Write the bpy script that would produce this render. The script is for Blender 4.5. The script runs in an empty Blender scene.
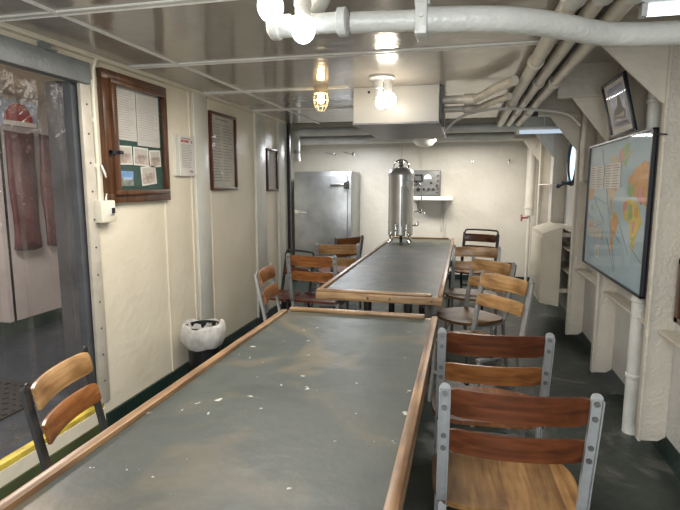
import bpy, bmesh, math, random
from mathutils import Vector, Matrix
random.seed(7)
C = bpy.context.scene.collection
PI = math.pi
CEIL = 2.15

# ------------------------------------------------------------------ materials
def new_mat(name):
    m = bpy.data.materials.new(name); m.use_nodes = True
    nt = m.node_tree; b = nt.nodes['Principled BSDF']
    return m, nt, b

def paint(name, col, rough=0.45, var=0.06, bump=0.02, scale=6.0, spec=0.5, metal=0.0, bscale=40.0, stain=None, coat=0.0):
    m, nt, b = new_mat(name)
    tc = nt.nodes.new('ShaderNodeTexCoord')
    n = nt.nodes.new('ShaderNodeTexNoise'); n.inputs['Scale'].default_value = scale; n.inputs['Detail'].default_value = 6
    nt.links.new(tc.outputs['Object'], n.inputs['Vector'])
    r = nt.nodes.new('ShaderNodeValToRGB')
    c2 = stain if stain else tuple(c*(1-var*3) for c in col)
    r.color_ramp.elements[0].position = 0.3; r.color_ramp.elements[1].position = 0.62
    r.color_ramp.elements[0].color = (*c2, 1); r.color_ramp.elements[1].color = (*col, 1)
    nt.links.new(n.outputs['Fac'], r.inputs['Fac']); nt.links.new(r.outputs['Color'], b.inputs['Base Color'])
    b.inputs['Roughness'].default_value = rough; b.inputs['Metallic'].default_value = metal
    b.inputs['Specular IOR Level'].default_value = spec
    b.inputs['Coat Weight'].default_value = coat
    if bump:
        n2 = nt.nodes.new('ShaderNodeTexNoise'); n2.inputs['Scale'].default_value = bscale; n2.inputs['Detail'].default_value = 3
        nt.links.new(tc.outputs['Object'], n2.inputs['Vector'])
        bp = nt.nodes.new('ShaderNodeBump'); bp.inputs['Strength'].default_value = 1.0; bp.inputs['Distance'].default_value = bump
        nt.links.new(n2.outputs['Fac'], bp.inputs['Height']); nt.links.new(bp.outputs['Normal'], b.inputs['Normal'])
    return m

def wood(name, c1, c2, axis='X', rough=0.35, scale=1.0, planks=0.0):
    m, nt, b = new_mat(name)
    tc = nt.nodes.new('ShaderNodeTexCoord'); mp = nt.nodes.new('ShaderNodeMapping')
    s = {'X': (3, 42, 42), 'Y': (42, 3, 42), 'Z': (42, 42, 3)}[axis]
    mp.inputs['Scale'].default_value = tuple(v*scale for v in s)
    nt.links.new(tc.outputs['Object'], mp.inputs['Vector'])
    n = nt.nodes.new('ShaderNodeTexNoise'); n.inputs['Scale'].default_value = 1.0; n.inputs['Detail'].default_value = 8; n.inputs['Distortion'].default_value = 0.6
    nt.links.new(mp.outputs['Vector'], n.inputs['Vector'])
    r = nt.nodes.new('ShaderNodeValToRGB')
    r.color_ramp.elements[0].position = 0.32; r.color_ramp.elements[1].position = 0.66
    r.color_ramp.elements[0].color = (*c2, 1); r.color_ramp.elements[1].color = (*c1, 1)
    nt.links.new(n.outputs['Fac'], r.inputs['Fac'])
    # broad wear patches
    n3 = nt.nodes.new('ShaderNodeTexNoise'); n3.inputs['Scale'].default_value = 5; n3.inputs['Detail'].default_value = 3
    nt.links.new(tc.outputs['Object'], n3.inputs['Vector'])
    mx = nt.nodes.new('ShaderNodeMix'); mx.data_type = 'RGBA'; mx.blend_type = 'MULTIPLY'
    r3 = nt.nodes.new('ShaderNodeValToRGB'); r3.color_ramp.elements[0].position = .35; r3.color_ramp.elements[1].position = .6
    r3.color_ramp.elements[0].color = (.62, .58, .55, 1); r3.color_ramp.elements[1].color = (1, 1, 1, 1)
    nt.links.new(n3.outputs['Fac'], r3.inputs['Fac'])
    mx.inputs['Factor'].default_value = 1.0
    nt.links.new(r.outputs['Color'], mx.inputs[6]); nt.links.new(r3.outputs['Color'], mx.inputs[7])
    out = mx.outputs[2]
    if planks:
        sx = nt.nodes.new('ShaderNodeSeparateXYZ'); nt.links.new(tc.outputs['Object'], sx.inputs[0])
        md = nt.nodes.new('ShaderNodeMath'); md.operation = 'MULTIPLY'; md.inputs[1].default_value = 1/planks
        nt.links.new(sx.outputs['X'], md.inputs[0])
        fl = nt.nodes.new('ShaderNodeMath'); fl.operation = 'FLOOR'; nt.links.new(md.outputs[0], fl.inputs[0])
        wn = nt.nodes.new('ShaderNodeTexWhiteNoise'); wn.noise_dimensions = '1D'; nt.links.new(fl.outputs[0], wn.inputs['W'])
        r4 = nt.nodes.new('ShaderNodeValToRGB'); r4.color_ramp.elements[0].color = (.6, .52, .42, 1); r4.color_ramp.elements[1].color = (1.25, 1.15, 1.0, 1)
        nt.links.new(wn.outputs['Value'], r4.inputs['Fac'])
        m2 = nt.nodes.new('ShaderNodeMix'); m2.data_type = 'RGBA'; m2.blend_type = 'MULTIPLY'; m2.inputs['Factor'].default_value = 1.0
        nt.links.new(out, m2.inputs[6]); nt.links.new(r4.outputs['Color'], m2.inputs[7]); out = m2.outputs[2]
    nt.links.new(out, b.inputs['Base Color'])
    b.inputs['Roughness'].default_value = rough
    b.inputs['Specular IOR Level'].default_value = 0.35
    b.inputs['Coat Weight'].default_value = 0.05 if planks else 0.25; b.inputs['Coat Roughness'].default_value = 0.25
    bp = nt.nodes.new('ShaderNodeBump'); bp.inputs['Strength'].default_value = .3; bp.inputs['Distance'].default_value = .002
    nt.links.new(n.outputs['Fac'], bp.inputs['Height']); nt.links.new(bp.outputs['Normal'], b.inputs['Normal'])
    return m

def metal(name, col, rough=0.25, var=.05, scale=8, bump=0.0, metallic=1.0):
    return paint(name, col, rough=rough, var=var, bump=bump, scale=scale, metal=metallic, bscale=12)

def emit(name, col, strength):
    m = bpy.data.materials.new(name); m.use_nodes = True; nt = m.node_tree; nt.nodes.clear()
    e = nt.nodes.new('ShaderNodeEmission'); e.inputs['Color'].default_value = (*col, 1); e.inputs['Strength'].default_value = strength
    o = nt.nodes.new('ShaderNodeOutputMaterial'); nt.links.new(e.outputs[0], o.inputs['Surface'])
    return m

def clear(name, tint=(1, 1, 1), gloss=0.12, rough=0.05, milky=0.0, bump=0.0, bscale=12):
    """thin clear sheet: mostly transparent, partly mirror, optionally a little milky"""
    m = bpy.data.materials.new(name); m.use_nodes = True; nt = m.node_tree; nt.nodes.clear()
    t = nt.nodes.new('ShaderNodeBsdfTransparent'); t.inputs['Color'].default_value = (*tint, 1)
    g = nt.nodes.new('ShaderNodeBsdfGlossy'); g.inputs['Roughness'].default_value = rough
    fr = nt.nodes.new('ShaderNodeLayerWeight'); fr.inputs['Blend'].default_value = .35
    fm = nt.nodes.new('ShaderNodeMath'); fm.operation = 'MULTIPLY'; fm.inputs[1].default_value = gloss; nt.links.new(fr.outputs['Facing'], fm.inputs[0])
    mx = nt.nodes.new('ShaderNodeMixShader'); nt.links.new(fm.outputs[0], mx.inputs['Fac'])
    nt.links.new(t.outputs[0], mx.inputs[1]); nt.links.new(g.outputs[0], mx.inputs[2])
    last = mx
    if milky:
        d = nt.nodes.new('ShaderNodeBsdfDiffuse'); d.inputs['Color'].default_value = (.8, .78, .74, 1)
        m2 = nt.nodes.new('ShaderNodeMixShader')
        tc = nt.nodes.new('ShaderNodeTexCoord'); n = nt.nodes.new('ShaderNodeTexNoise'); n.inputs['Scale'].default_value = 5; n.inputs['Detail'].default_value = 5
        nt.links.new(tc.outputs['Object'], n.inputs['Vector'])
        mr = nt.nodes.new('ShaderNodeMapRange'); mr.inputs[1].default_value = .35; mr.inputs[2].default_value = .7; mr.inputs[3].default_value = milky*.5; mr.inputs[4].default_value = milky*1.6
        nt.links.new(n.outputs['Fac'], mr.inputs[0]); nt.links.new(mr.outputs[0], m2.inputs['Fac'])
        nt.links.new(mx.outputs[0], m2.inputs[1]); nt.links.new(d.outputs[0], m2.inputs[2]); last = m2
    if bump:
        tc = nt.nodes.new('ShaderNodeTexCoord'); n = nt.nodes.new('ShaderNodeTexNoise'); n.inputs['Scale'].default_value = bscale; n.inputs['Detail'].default_value = 2; n.inputs['Distortion'].default_value = 1
        nt.links.new(tc.outputs['Object'], n.inputs['Vector'])
        bp = nt.nodes.new('ShaderNodeBump'); bp.inputs['Distance'].default_value = bump; nt.links.new(n.outputs['Fac'], bp.inputs['Height'])
        nt.links.new(bp.outputs['Normal'], g.inputs['Normal'])
    o = nt.nodes.new('ShaderNodeOutputMaterial'); nt.links.new(last.outputs[0], o.inputs['Surface'])
    return m

def tabletop_mat():
    m, nt, b = new_mat('worn_grey_lino')
    tc = nt.nodes.new('ShaderNodeTexCoord')
    def noise(s, d, dist=0):
        n = nt.nodes.new('ShaderNodeTexNoise'); n.inputs['Scale'].default_value = s; n.inputs['Detail'].default_value = d; n.inputs['Distortion'].default_value = dist
        nt.links.new(tc.outputs['Object'], n.inputs['Vector']); return n
    def ramp(n, p0, c0, p1, c1):
        r = nt.nodes.new('ShaderNodeValToRGB'); r.color_ramp.elements[0].position = p0; r.color_ramp.elements[1].position = p1
        r.color_ramp.elements[0].color = (*c0, 1); r.color_ramp.elements[1].color = (*c1, 1)
        nt.links.new(n.outputs['Fac'], r.inputs['Fac']); return r
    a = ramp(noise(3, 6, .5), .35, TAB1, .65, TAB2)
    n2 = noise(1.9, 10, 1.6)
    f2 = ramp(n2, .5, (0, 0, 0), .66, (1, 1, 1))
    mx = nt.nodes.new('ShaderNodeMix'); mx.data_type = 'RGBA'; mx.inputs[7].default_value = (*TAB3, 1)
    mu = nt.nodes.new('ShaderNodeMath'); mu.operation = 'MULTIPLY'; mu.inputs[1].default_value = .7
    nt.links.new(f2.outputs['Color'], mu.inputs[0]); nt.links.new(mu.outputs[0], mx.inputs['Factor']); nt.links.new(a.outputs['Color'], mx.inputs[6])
    # small pale chips
    f3 = ramp(noise(26, 3, .4), .715, (0, 0, 0), .735, (1, 1, 1))
    m3 = nt.nodes.new('ShaderNodeMix'); m3.data_type = 'RGBA'; m3.inputs[7].default_value = (.42, .42, .38, 1)
    nt.links.new(f3.outputs['Color'], m3.inputs['Factor']); nt.links.new(mx.outputs[2], m3.inputs[6])
    nt.links.new(m3.outputs[2], b.inputs['Base Color'])
    rr = nt.nodes.new('ShaderNodeMapRange'); rr.inputs[3].default_value = .30; rr.inputs[4].default_value = .55; b.inputs['Specular IOR Level'].default_value = .38
    nt.links.new(noise(7, 6, .8).outputs['Fac'], rr.inputs[0]); nt.links.new(rr.outputs[0], b.inputs['Roughness'])
    bp = nt.nodes.new('ShaderNodeBump'); bp.inputs['Distance'].default_value = .0025; nt.links.new(noise(14, 5, 0).outputs['Fac'], bp.inputs['Height'])
    nt.links.new(bp.outputs['Normal'], b.inputs['Normal'])
    return m

def floor_mat(name, c0, c1, c2):
    m, nt, b = new_mat(name)
    tc = nt.nodes.new('ShaderNodeTexCoord')
    n = nt.nodes.new('ShaderNodeTexNoise'); n.inputs['Scale'].default_value = 2.2; n.inputs['Detail'].default_value = 8; n.inputs['Distortion'].default_value = 1.2
    nt.links.new(tc.outputs['Object'], n.inputs['Vector'])
    r = nt.nodes.new('ShaderNodeValToRGB'); e = r.color_ramp.elements
    e[0].position = .35; e[0].color = (*c0, 1); e[1].position = .60; e[1].color = (*c1, 1)
    k = e.new(.70); k.color = (*c2, 1)
    nt.links.new(n.outputs['Fac'], r.inputs['Fac']); nt.links.new(r.outputs['Color'], b.inputs['Base Color'])
    b.inputs['Roughness'].default_value = .42
    bp = nt.nodes.new('ShaderNodeBump'); bp.inputs['Distance'].default_value = .006
    n2 = nt.nodes.new('ShaderNodeTexNoise'); n2.inputs['Scale'].default_value = 14; n2.inputs['Detail'].default_value = 5
    nt.links.new(tc.outputs['Object'], n2.inputs['Vector'])
    nt.links.new(n2.outputs['Fac'], bp.inputs['Height']); nt.links.new(bp.outputs['Normal'], b.inputs['Normal'])
    return m

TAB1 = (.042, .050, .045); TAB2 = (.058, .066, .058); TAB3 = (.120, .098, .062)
M = {}
M['cream'] = paint('cream_gloss_paint', (.72, .655, .53), .3, .035, .004, 2.5, bscale=18, stain=(.66, .595, .46))
M['cream_cool'] = paint('pale_grey_green_paint', (.62, .61, .54), .35, .05, .004, 3, bscale=18)
M['hull'] = paint('hull_insulation_paint', (.62, .565, .475), .4, .04, .007, 4, bscale=60)
M['hull_lining'] = paint('hull_lining_paint', (.52, .51, .48), .42, .05, .009, 3, bscale=40)
M['aft_wall'] = paint('aft_wall_paint', (.66, .62, .53), .35, .05, .006, 2.0, bscale=14, stain=(.60, .555, .46))
M['ceiling'] = paint('glossy_ceiling_paint', (.37, .335, .295), .17, .05, .005, 1.5, bscale=7, stain=(.31, .28, .245), coat=.3)
M['seam'] = paint('ceiling_seam_paint', (.80, .78, .72), .3, .05, .004, 5)
M['ceiling_dark'] = paint('deckhead_shade_tone', (.08, .078, .07), .4, .06, .004, 3)  # shade of the far recess put into the colour
M['beam'] = paint('beam_paint', (.62, .57, .48), .35, .05, .006, 4, bscale=25)
M['pipe'] = paint('pipe_paint_cream', (.70, .65, .55), .3, .06, .003, 6, bscale=40)
M['pipe_white'] = paint('pipe_lagging_white', (.66, .66, .61), .3, .05, .004, 6, bscale=45)
M['green'] = paint('dark_green_base_paint', (.012, .030, .024), .3, .1, .004, 5)
M['sill_green'] = paint('sill_green_paint', (.07, .085, .035), .35, .1, .004, 5)
M['yellow'] = paint('yellow_stripe_paint', (.62, .47, .06), .45, .08, .004, 14, stain=(.35, .27, .06))
M['floor'] = floor_mat('dark_green_deck_paint', (.016, .023, .020), (.033, .041, .035), (.12, .115, .10))
M['floor2'] = floor_mat('blue_grey_deck_paint', (.012, .018, .028), (.020, .028, .040), (.04, .05, .062))
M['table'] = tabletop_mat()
M['oak'] = wood('table_edge_oak_long', (.36, .21, .10), (.13, .068, .032), 'Y', .4)
M['oakx'] = wood('table_edge_oak_cross', (.40, .265, .14), (.19, .11, .055), 'X', .4)
M['slat_dark'] = wood('chair_slat_dark_varnish', (.15, .045, .016), (.062, .019, .007), 'X', .3)
M['slat_mid'] = wood('chair_slat_amber_varnish', (.36, .145, .045), (.17, .06, .018), 'X', .3)
M['slat_light'] = wood('chair_slat_honey_varnish', (.55, .33, .15), (.32, .17, .065), 'X', .32)
M['seat_light'] = wood('chair_seat_honey_planks', (.40, .25, .11), (.21, .115, .045), 'Y', .5, planks=.088)
M['seat_mid'] = wood('chair_seat_amber_planks', (.33, .145, .06), (.18, .07, .026), 'Y', .5, planks=.088)
M['seat_red'] = wood('chair_seat_red_varnish', (.22, .065, .028), (.11, .03, .013), 'Y', .3, planks=.088)
M['steel'] = paint('chair_steel_grey', (.33, .335, .33), .42, .06, .001, 20, metal=.25)
M['steel_dark'] = paint('chair_steel_dark', (.07, .07, .072), .4, .08, .001, 20, metal=.5)
M['bolt'] = metal('bolt_steel', (.20, .20, .20), .4)
M['mahog'] = wood('frame_mahogany', (.125, .055, .026), (.05, .022, .011), 'Z', .3)
M['mahog_dark'] = wood('frame_dark_mahogany', (.10, .028, .018), (.05, .015, .009), 'Z', .35)
M['frame_black'] = paint('frame_black_navy', (.012, .014, .022), .35, .05, .0, 10)
M['felt'] = paint('green_felt', (.022, .060, .050), .9, .06, .001, 30, bscale=200)
M['paper'] = paint('paper_white', (.66, .63, .58), .6, .05, .0, 6)
M['paper_grey'] = paint('paper_aged', (.46, .43, .37), .6, .06, .0, 9)
M['paper_mid'] = paint('paper_letter', (.50, .475, .44), .6, .05, .0, 6)
M['ink'] = paint('ink_grey', (.22, .20, .18), .7, .02, .0, 10)
M['ink_red'] = paint('ink_red', (.42, .08, .07), .7, .02, .0, 10)
M['photo_sepia'] = paint('photo_sepia', (.48, .40, .35), .35, .1, .0, 25, stain=(.20, .15, .12))
M['photo_sky'] = paint('photo_blue_sky', (.16, .32, .58), .35, .1, .0, 20)
M['photo_land'] = paint('photo_coast', (.10, .13, .12), .35, .1, .0, 40, stain=(.30, .28, .2))
M['glass'] = clear('picture_glass', (1, 1, 1), .09, .04)
M['plastic_strip'] = clear('clear_pvc_strip', (.90, .87, .87), .18, .08, .03, .008, 16)
M['bag'] = clear('bin_bag_film', (.95, .95, .93), .3, .25, .55, .01, 20)
M['grey_paint'] = paint('grey_header_paint', (.19, .205, .205), .4, .08, .003, 8)
M['jamb'] = paint('dark_grey_jamb_paint', (.10, .105, .115), .35, .08, .003, 6)
M['strip_edge'] = paint('door_edge_strip_paint', (.52, .475, .40), .35, .06, .003, 10)
M['fridge'] = metal('brushed_fridge_steel', (.42, .43, .43), .36, .12, 3, .003, .85)
M['chrome'] = metal('chrome', (.75, .74, .72), .12, .02, 8)
M['urn'] = metal('urn_stainless_steel', (.60, .59, .56), .27, .05, 6, .0, .55)
M['black'] = paint('black_plastic', (.010, .011, .012), .35, .03, .0, 10)
M['box_paint'] = paint('junction_box_cream', (.70, .66, .54), .35, .04, .003, 8)
M['cabinet'] = paint('cabinet_cream_paint', (.63, .565, .45), .3, .03, .004, 4, bscale=18)
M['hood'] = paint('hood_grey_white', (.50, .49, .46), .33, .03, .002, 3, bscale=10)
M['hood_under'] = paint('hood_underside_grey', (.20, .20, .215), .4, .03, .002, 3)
M['white'] = paint('white_enamel', (.74, .74, .72), .3, .02, .001, 6)
M['scope'] = paint('instrument_grey', (.12, .12, .115), .4, .06, .001, 12)
M['dial'] = paint('dial_white', (.8, .8, .78), .4, .02, .0, 8)
M['red'] = paint('red_enamel', (.35, .02, .02), .35, .05, .0, 8)
M['maroon'] = paint('maroon_cloth', (.085, .018, .024), .6, .12, .02, 8, bscale=10)
M['blue_trim'] = paint('pale_blue_paint', (.35, .45, .62), .5, .05, .0, 8)
M['mat_black'] = paint('black_rubber', (.012, .012, .013), .35, .05, .0, 8)
M['cable'] = paint('cable_white', (.80, .78, .72), .4, .02, .0, 8)
M['brass'] = paint('guard_cream', (.60, .50, .33), .35, .05, .0, 8)
M['bulb_cool'] = emit('lit_bulb_cool', (.90, .96, 1.0), 3.0)
M['bulb_warm'] = emit('lit_bulb_warm', (1.0, .78, .48), 22)
M['bulb_hood'] = emit('lit_bulb_hood', (1.0, .88, .70), 24)
M['tube'] = emit('lit_tube', (.70, .84, 1.0), .42)
M['tube_hot'] = emit('lit_tube_near', (.80, .90, 1.0), 2)
M['dome'] = paint('dome_opal', (.80, .78, .70), .25, .02, .0, 6)
M['sky_glass'] = emit('daylight_through_port', (.50, .80, 1.0), 1.5)
M['ocean'] = paint('map_ocean', (.34, .45, .50), .5, .03, .0, 6)
for k, c in dict(orange=(.60, .30, .07), pink=(.58, .25, .20), green=(.27, .42, .14), yellow=(.62, .46, .08), tan=(.52, .38, .20)).items():
    M['map_'+k] = paint('map_'+k, c, .5, .08, .0, 30)
M['map_line'] = paint('map_line', (.24, .28, .32), .5, .02, .0, 5)
M['photo_ship'] = paint('photo_navy', (.10, .12, .26), .3, .1, .0, 12, stain=(.24, .24, .36))

# ------------------------------------------------------------------ mesh builder
class MB:
    def __init__(s): s.bm = bmesh.new(); s.mats = []
    def mi(s, mat):
        if mat is None: return 0
        if mat not in s.mats: s.mats.append(mat)
        return s.mats.index(mat)
    def faces(s, vs, fs, mat=None, smooth=False):
        i = s.mi(mat); bv = [s.bm.verts.new(v) for v in vs]
        for f in fs:
            try:
                q = s.bm.faces.new([bv[k] for k in f]); q.material_index = i; q.smooth = smooth
            except ValueError: pass
        return s
    def box(s, a, b, mat=None, bev=0.0, rot=None, piv=None):
        x0, y0, z0 = [min(a[i], b[i]) for i in range(3)]; x1, y1, z1 = [max(a[i], b[i]) for i in range(3)]
        t = bmesh.new()
        v = [t.verts.new(p) for p in [(x0,y0,z0),(x1,y0,z0),(x1,y1,z0),(x0,y1,z0),(x0,y0,z1),(x1,y0,z1),(x1,y1,z1),(x0,y1,z1)]]
        for f in [(0,3,2,1),(4,5,6,7),(0,1,5,4),(1,2,6,5),(2,3,7,6),(3,0,4,7)]: t.faces.new([v[k] for k in f])
        if bev: bmesh.ops.bevel(t, geom=list(t.edges), offset=bev, segments=2, affect='EDGES', profile=.5)
        if rot: bmesh.ops.rotate(t, verts=t.verts, cent=piv or ((x0+x1)/2,(y0+y1)/2,(z0+z1)/2), matrix=rot)
        return s.merge(t, mat)
    def merge(s, t, mat=None, smooth=False):
        t.verts.index_update()
        s.faces([tuple(v.co) for v in t.verts], [[v.index for v in f.verts] for f in t.faces], mat, smooth); t.free(); return s
    def prism(s, poly, fn, d0, d1, mat=None):
        """poly: 2-D outline, fn(u,v,d) -> xyz, extruded d0..d1"""
        n = len(poly)
        vs = [fn(u, v, d0) for u, v in poly] + [fn(u, v, d1) for u, v in poly]
        fs = [tuple(range(n))[::-1], tuple(range(n, 2*n))] + [(i, (i+1) % n, n+(i+1) % n, n+i) for i in range(n)]
        return s.faces(vs, fs, mat)
    def lathe(s, prof, c=(0,0,0), axis='Z', n=24, mat=None, smooth=True):
        """prof: list of (radius, height) along axis"""
        vs = []; fs = []
        for r, h in prof:
            for k in range(n):
                a = 2*PI*k/n; u, v = r*math.cos(a), r*math.sin(a)
                p = {'Z': (u, v, h), 'X': (h, u, v), 'Y': (v, h, u)}[axis]
                vs.append((c[0]+p[0], c[1]+p[1], c[2]+p[2]))
        for j in range(len(prof)-1):
            for k in range(n):
                fs.append((j*n+k, j*n+(k+1) % n, (j+1)*n+(k+1) % n, (j+1)*n+k))
        fs.append(tuple(range(n))[::-1]); fs.append(tuple((len(prof)-1)*n+k for k in range(n)))
        return s.faces(vs, fs, mat, smooth)
    def sphere(s, c, r, mat=None, sc=(1,1,1), n=20):
        prof = [(max(1e-4, r*math.sin(PI*i/n)), -r*math.cos(PI*i/n)) for i in range(n+1)]
        m = n; vs = []; fs = []
        for q, h in prof:
            for k in range(n):
                a = 2*PI*k/n; vs.append((c[0]+q*math.cos(a)*sc[0], c[1]+q*math.sin(a)*sc[1], c[2]+h*sc[2]))
        for j in range(n):
            for k in range(n): fs.append((j*n+k, j*n+(k+1) % n, (j+1)*n+(k+1) % n, (j+1)*n+k))
        return s.faces(vs, fs, mat, True)
    def tube(s, pts, r, n=12, mat=None, smooth_path=0, caps=True):
        P = [Vector(p) for p in pts]
        for _ in range(smooth_path):
            Q = [P[0]]
            for i in range(len(P)-1):
                Q += [P[i]*.75+P[i+1]*.25, P[i]*.25+P[i+1]*.75]
            Q.append(P[-1]); P = Q
        R = r if isinstance(r, (list, tuple)) else [r]*len(P)
        if len(R) != len(P): R = [R[0]+(R[-1]-R[0])*i/(len(P)-1) for i in range(len(P))]
        vs = []; fs = []; T0 = (P[1]-P[0]).normalized()
        up = Vector((0,0,1)) if abs(T0.z) < .9 else Vector((0,1,0))
        N = (up - T0*up.dot(T0)).normalized()
        for i, p in enumerate(P):
            T = ((P[min(i+1, len(P)-1)]-p).normalized() + (p-P[max(i-1, 0)]).normalized())
            T = T.normalized() if T.length > 1e-6 else T0
            N = (N - T*N.dot(T)).normalized(); B = T.cross(N)
            for k in range(n):
                a = 2*PI*k/n; vs.append(tuple(p + (N*math.cos(a)+B*math.sin(a))*R[i]))
        for j in range(len(P)-1):
            for k in range(n): fs.append((j*n+k, j*n+(k+1) % n, (j+1)*n+(k+1) % n, (j+1)*n+k))
        if caps: fs.append(tuple(range(n))[::-1]); fs.append(tuple((len(P)-1)*n+k for k in range(n)))
        return s.faces(vs, fs, mat, True)
    def sweep(s, pts, prof, side=Vector((1,0,0)), mat=None):
        """sweep a flat profile [(a,b)] with a along `side`, b along side x tangent"""
        P = [Vector(p) for p in pts]; n = len(prof); vs = []; fs = []
        for i, p in enumerate(P):
            T = (P[min(i+1, len(P)-1)]-P[max(i-1, 0)]).normalized(); B = T.cross(side).normalized()
            for a, b in prof: vs.append(tuple(p+side*a+B*b))
        for j in range(len(P)-1):
            for k in range(n): fs.append((j*n+k, j*n+(k+1) % n, (j+1)*n+(k+1) % n, (j+1)*n+k))
        fs.append(tuple(range(n))[::-1]); fs.append(tuple((len(P)-1)*n+k for k in range(n)))
        return s.faces(vs, fs, mat)
    def build(s, name, mat=None, parent=None, world=True, loc=None):
        bmesh.ops.recalc_face_normals(s.bm, faces=s.bm.faces)
        me = bpy.data.meshes.new(name)
        off = Vector((0,0,0))
        if parent is None:
            xs = [v.co for v in s.bm.verts]
            if loc is None:
                off = Vector(((min(v.x for v in xs)+max(v.x for v in xs))/2, (min(v.y for v in xs)+max(v.y for v in xs))/2, min(v.z for v in xs)))
            else: off = Vector(loc)
        elif world:
            r = parent
            while r.parent: r = r.parent
            off = r.location
        for v in s.bm.verts: v.co -= off
        s.bm.to_mesh(me); s.bm.free()
        me.set_sharp_from_angle(angle=math.radians(38))
        ms = list(s.mats)
        if mat is not None: ms = [mat]+ms if not ms else ms
        for m in ms: me.materials.append(m)
        o = bpy.data.objects.new(name, me); C.objects.link(o)
        if parent is None: o.location = off
        else: o.parent = parent
        return o

def tag(o, label, cat, group=None, kind=None):
    if label: o['label'] = label
    if cat: o['category'] = cat
    if group: o['group'] = group
    if kind: o['kind'] = kind
    return o
def struct(o, label, cat):
    o['kind'] = 'structure'; o['label'] = label; o['category'] = cat; return o
def thing(name, loc, label, cat, group=None, rz=0):
    o = bpy.data.objects.new(name, None); C.objects.link(o); o.empty_display_size = .1
    o.location = loc; o.rotation_euler = (0, 0, rz)
    return tag(o, label, cat, group)
def copy_tree(o, parent=None):
    c = o.copy(); C.objects.link(c); c.parent = parent
    for ch in list(o.children): copy_tree(ch, c)
    return c

# ------------------------------------------------------------------ room shell
def S(name, label, cat, mb, mat): return struct(mb.build(name, mat), label, cat)

S('floor', 'dark green painted steel deck, scuffed pale beside the hull', 'floor',
  MB().box((-2.0, -1.6, -.05), (1.5, 8.1, 0)), M['floor'])
struct(MB().box((-2.75, 5.6, -.05), (-2.0, 8.1, 0)).build('floor_galley', M['floor']), 'dark deck in front of the steel refrigerator', 'floor')
struct(MB().box((-5.2, 0.0, -.05), (-2.0, 5.5, 0)).build('floor_passage', M['floor2']), 'blue-grey deck beyond the strip curtain', 'floor')
# ceiling
cm = MB().box((-2.1, -1.6, CEIL), (.62, 5.75, CEIL+.06))
S('ceiling', 'glossy taupe painted deckhead with welded panel seams', 'ceiling', cm, M['ceiling'])
S('ceiling_hull_side', 'recessed deckhead strip above the hull frames', 'ceiling', MB().box((.62, -1.6, CEIL+.12), (1.5, 5.75, CEIL+.18)).box((.60, -1.6, CEIL), (.62, 5.75, CEIL+.18)), M['beam'])
S('ceiling_aft', 'recessed deckhead over the far end, shade put into its colour', 'ceiling', MB().box((-2.8, 5.75, 2.48), (1.5, 8.1, 2.54)).box((-2.8, 5.70, CEIL), (1.5, 5.75, 2.54)), M['ceiling_dark'])
def seam(pts, r=.007):
    m = MB()
    for i in range(len(pts)-1): m.tube([pts[i], pts[i+1]], r, 6)
    return m
tn = [0]
def trim(mb, mat, label):
    tn[0] += 1; return struct(mb.build('trim_%d' % tn[0], mat), label, 'trim')
trim(seam([(-1.64, -1.5, CEIL-.004), (-1.64, 5.74, CEIL-.004)], .009), M['seam'], 'long raised seam along the left of the deckhead')
for y, nm in ((1.86, 'nearest the camera'), (2.78, 'just beyond the large cross pipe'), (3.68, 'beside the caged lamp'), (4.62, 'over the far table')):
    x1 = -.83 if y in (3.68, 4.62) else .6
    trim(MB().box((-1.98, y-.012, CEIL-.008), (x1, y+.012, CEIL)).tube([(-1.98, y+.022, CEIL-.006), (x1, y+.022, CEIL-.006)], .006, 6), M['seam'], 'raised cross seam of the deckhead %s' % nm)
trim(MB().box((-2.0, -1.5, CEIL-.022), (-1.965, 5.6, CEIL)), M['cream'], 'cream angle strip where left wall meets deckhead')
trim(MB().box((.37, -1.5, CEIL-.016), (.41, 3.7, CEIL)), M['beam'], 'painted rail on the deckhead left of the long pipes')
# left wall with the opening Y 1.2..2.40, z .2...1.99
W = MB()
W.box((-2.10, -1.6, .12), (-2.0, 1.2, CEIL)); W.box((-2.10, 2.42, .12), (-2.0, 5.55, CEIL)); W.box((-2.10, 1.2, 1.99), (-2.0, 2.42, CEIL))
S('wall_left', 'cream gloss painted bulkhead of flat panels', 'wall', W, M['cream'])
def band(mb, label, name): return struct(mb.build(name, M['green']), label, 'baseboard')
band(MB().box((-2.08, 2.42, 0), (-1.985, 5.56, .125)), 'dark green base of the left bulkhead', 'baseboard_left')
band(MB().box((-2.08, -1.6, 0), (-1.985, 1.2, .125)), 'dark green base of the bulkhead behind the camera side', 'baseboard_left_near')
# pilasters / panel seams
trim(MB().box((-2.0, 3.53, .12), (-1.972, 3.73, CEIL-.02), bev=.006), M['cream_cool'], 'pale grey-green pilaster between the notice and the tall print')
trim(MB().box((-2.0, 4.68, .12), (-1.972, 4.93, CEIL-.02), bev=.006), M['cream_cool'], 'pale grey-green pilaster left of the small far frame')
trim(MB().box((-2.0, 5.30, .12), (-1.965, 5.56, CEIL-.02), bev=.006), M['cream_cool'], 'pale pilaster at the far end of the left wall')
for y, nm in ((3.14, 'right of the display case'), (3.50, 'left of the first pilaster'), (3.80, 'right of the first pilaster')):
    trim(MB().box((-2.0, y-.008, .12), (-1.992, y+.008, CEIL-.02)), M['cream'], 'thin vertical panel joint %s' % nm)
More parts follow.
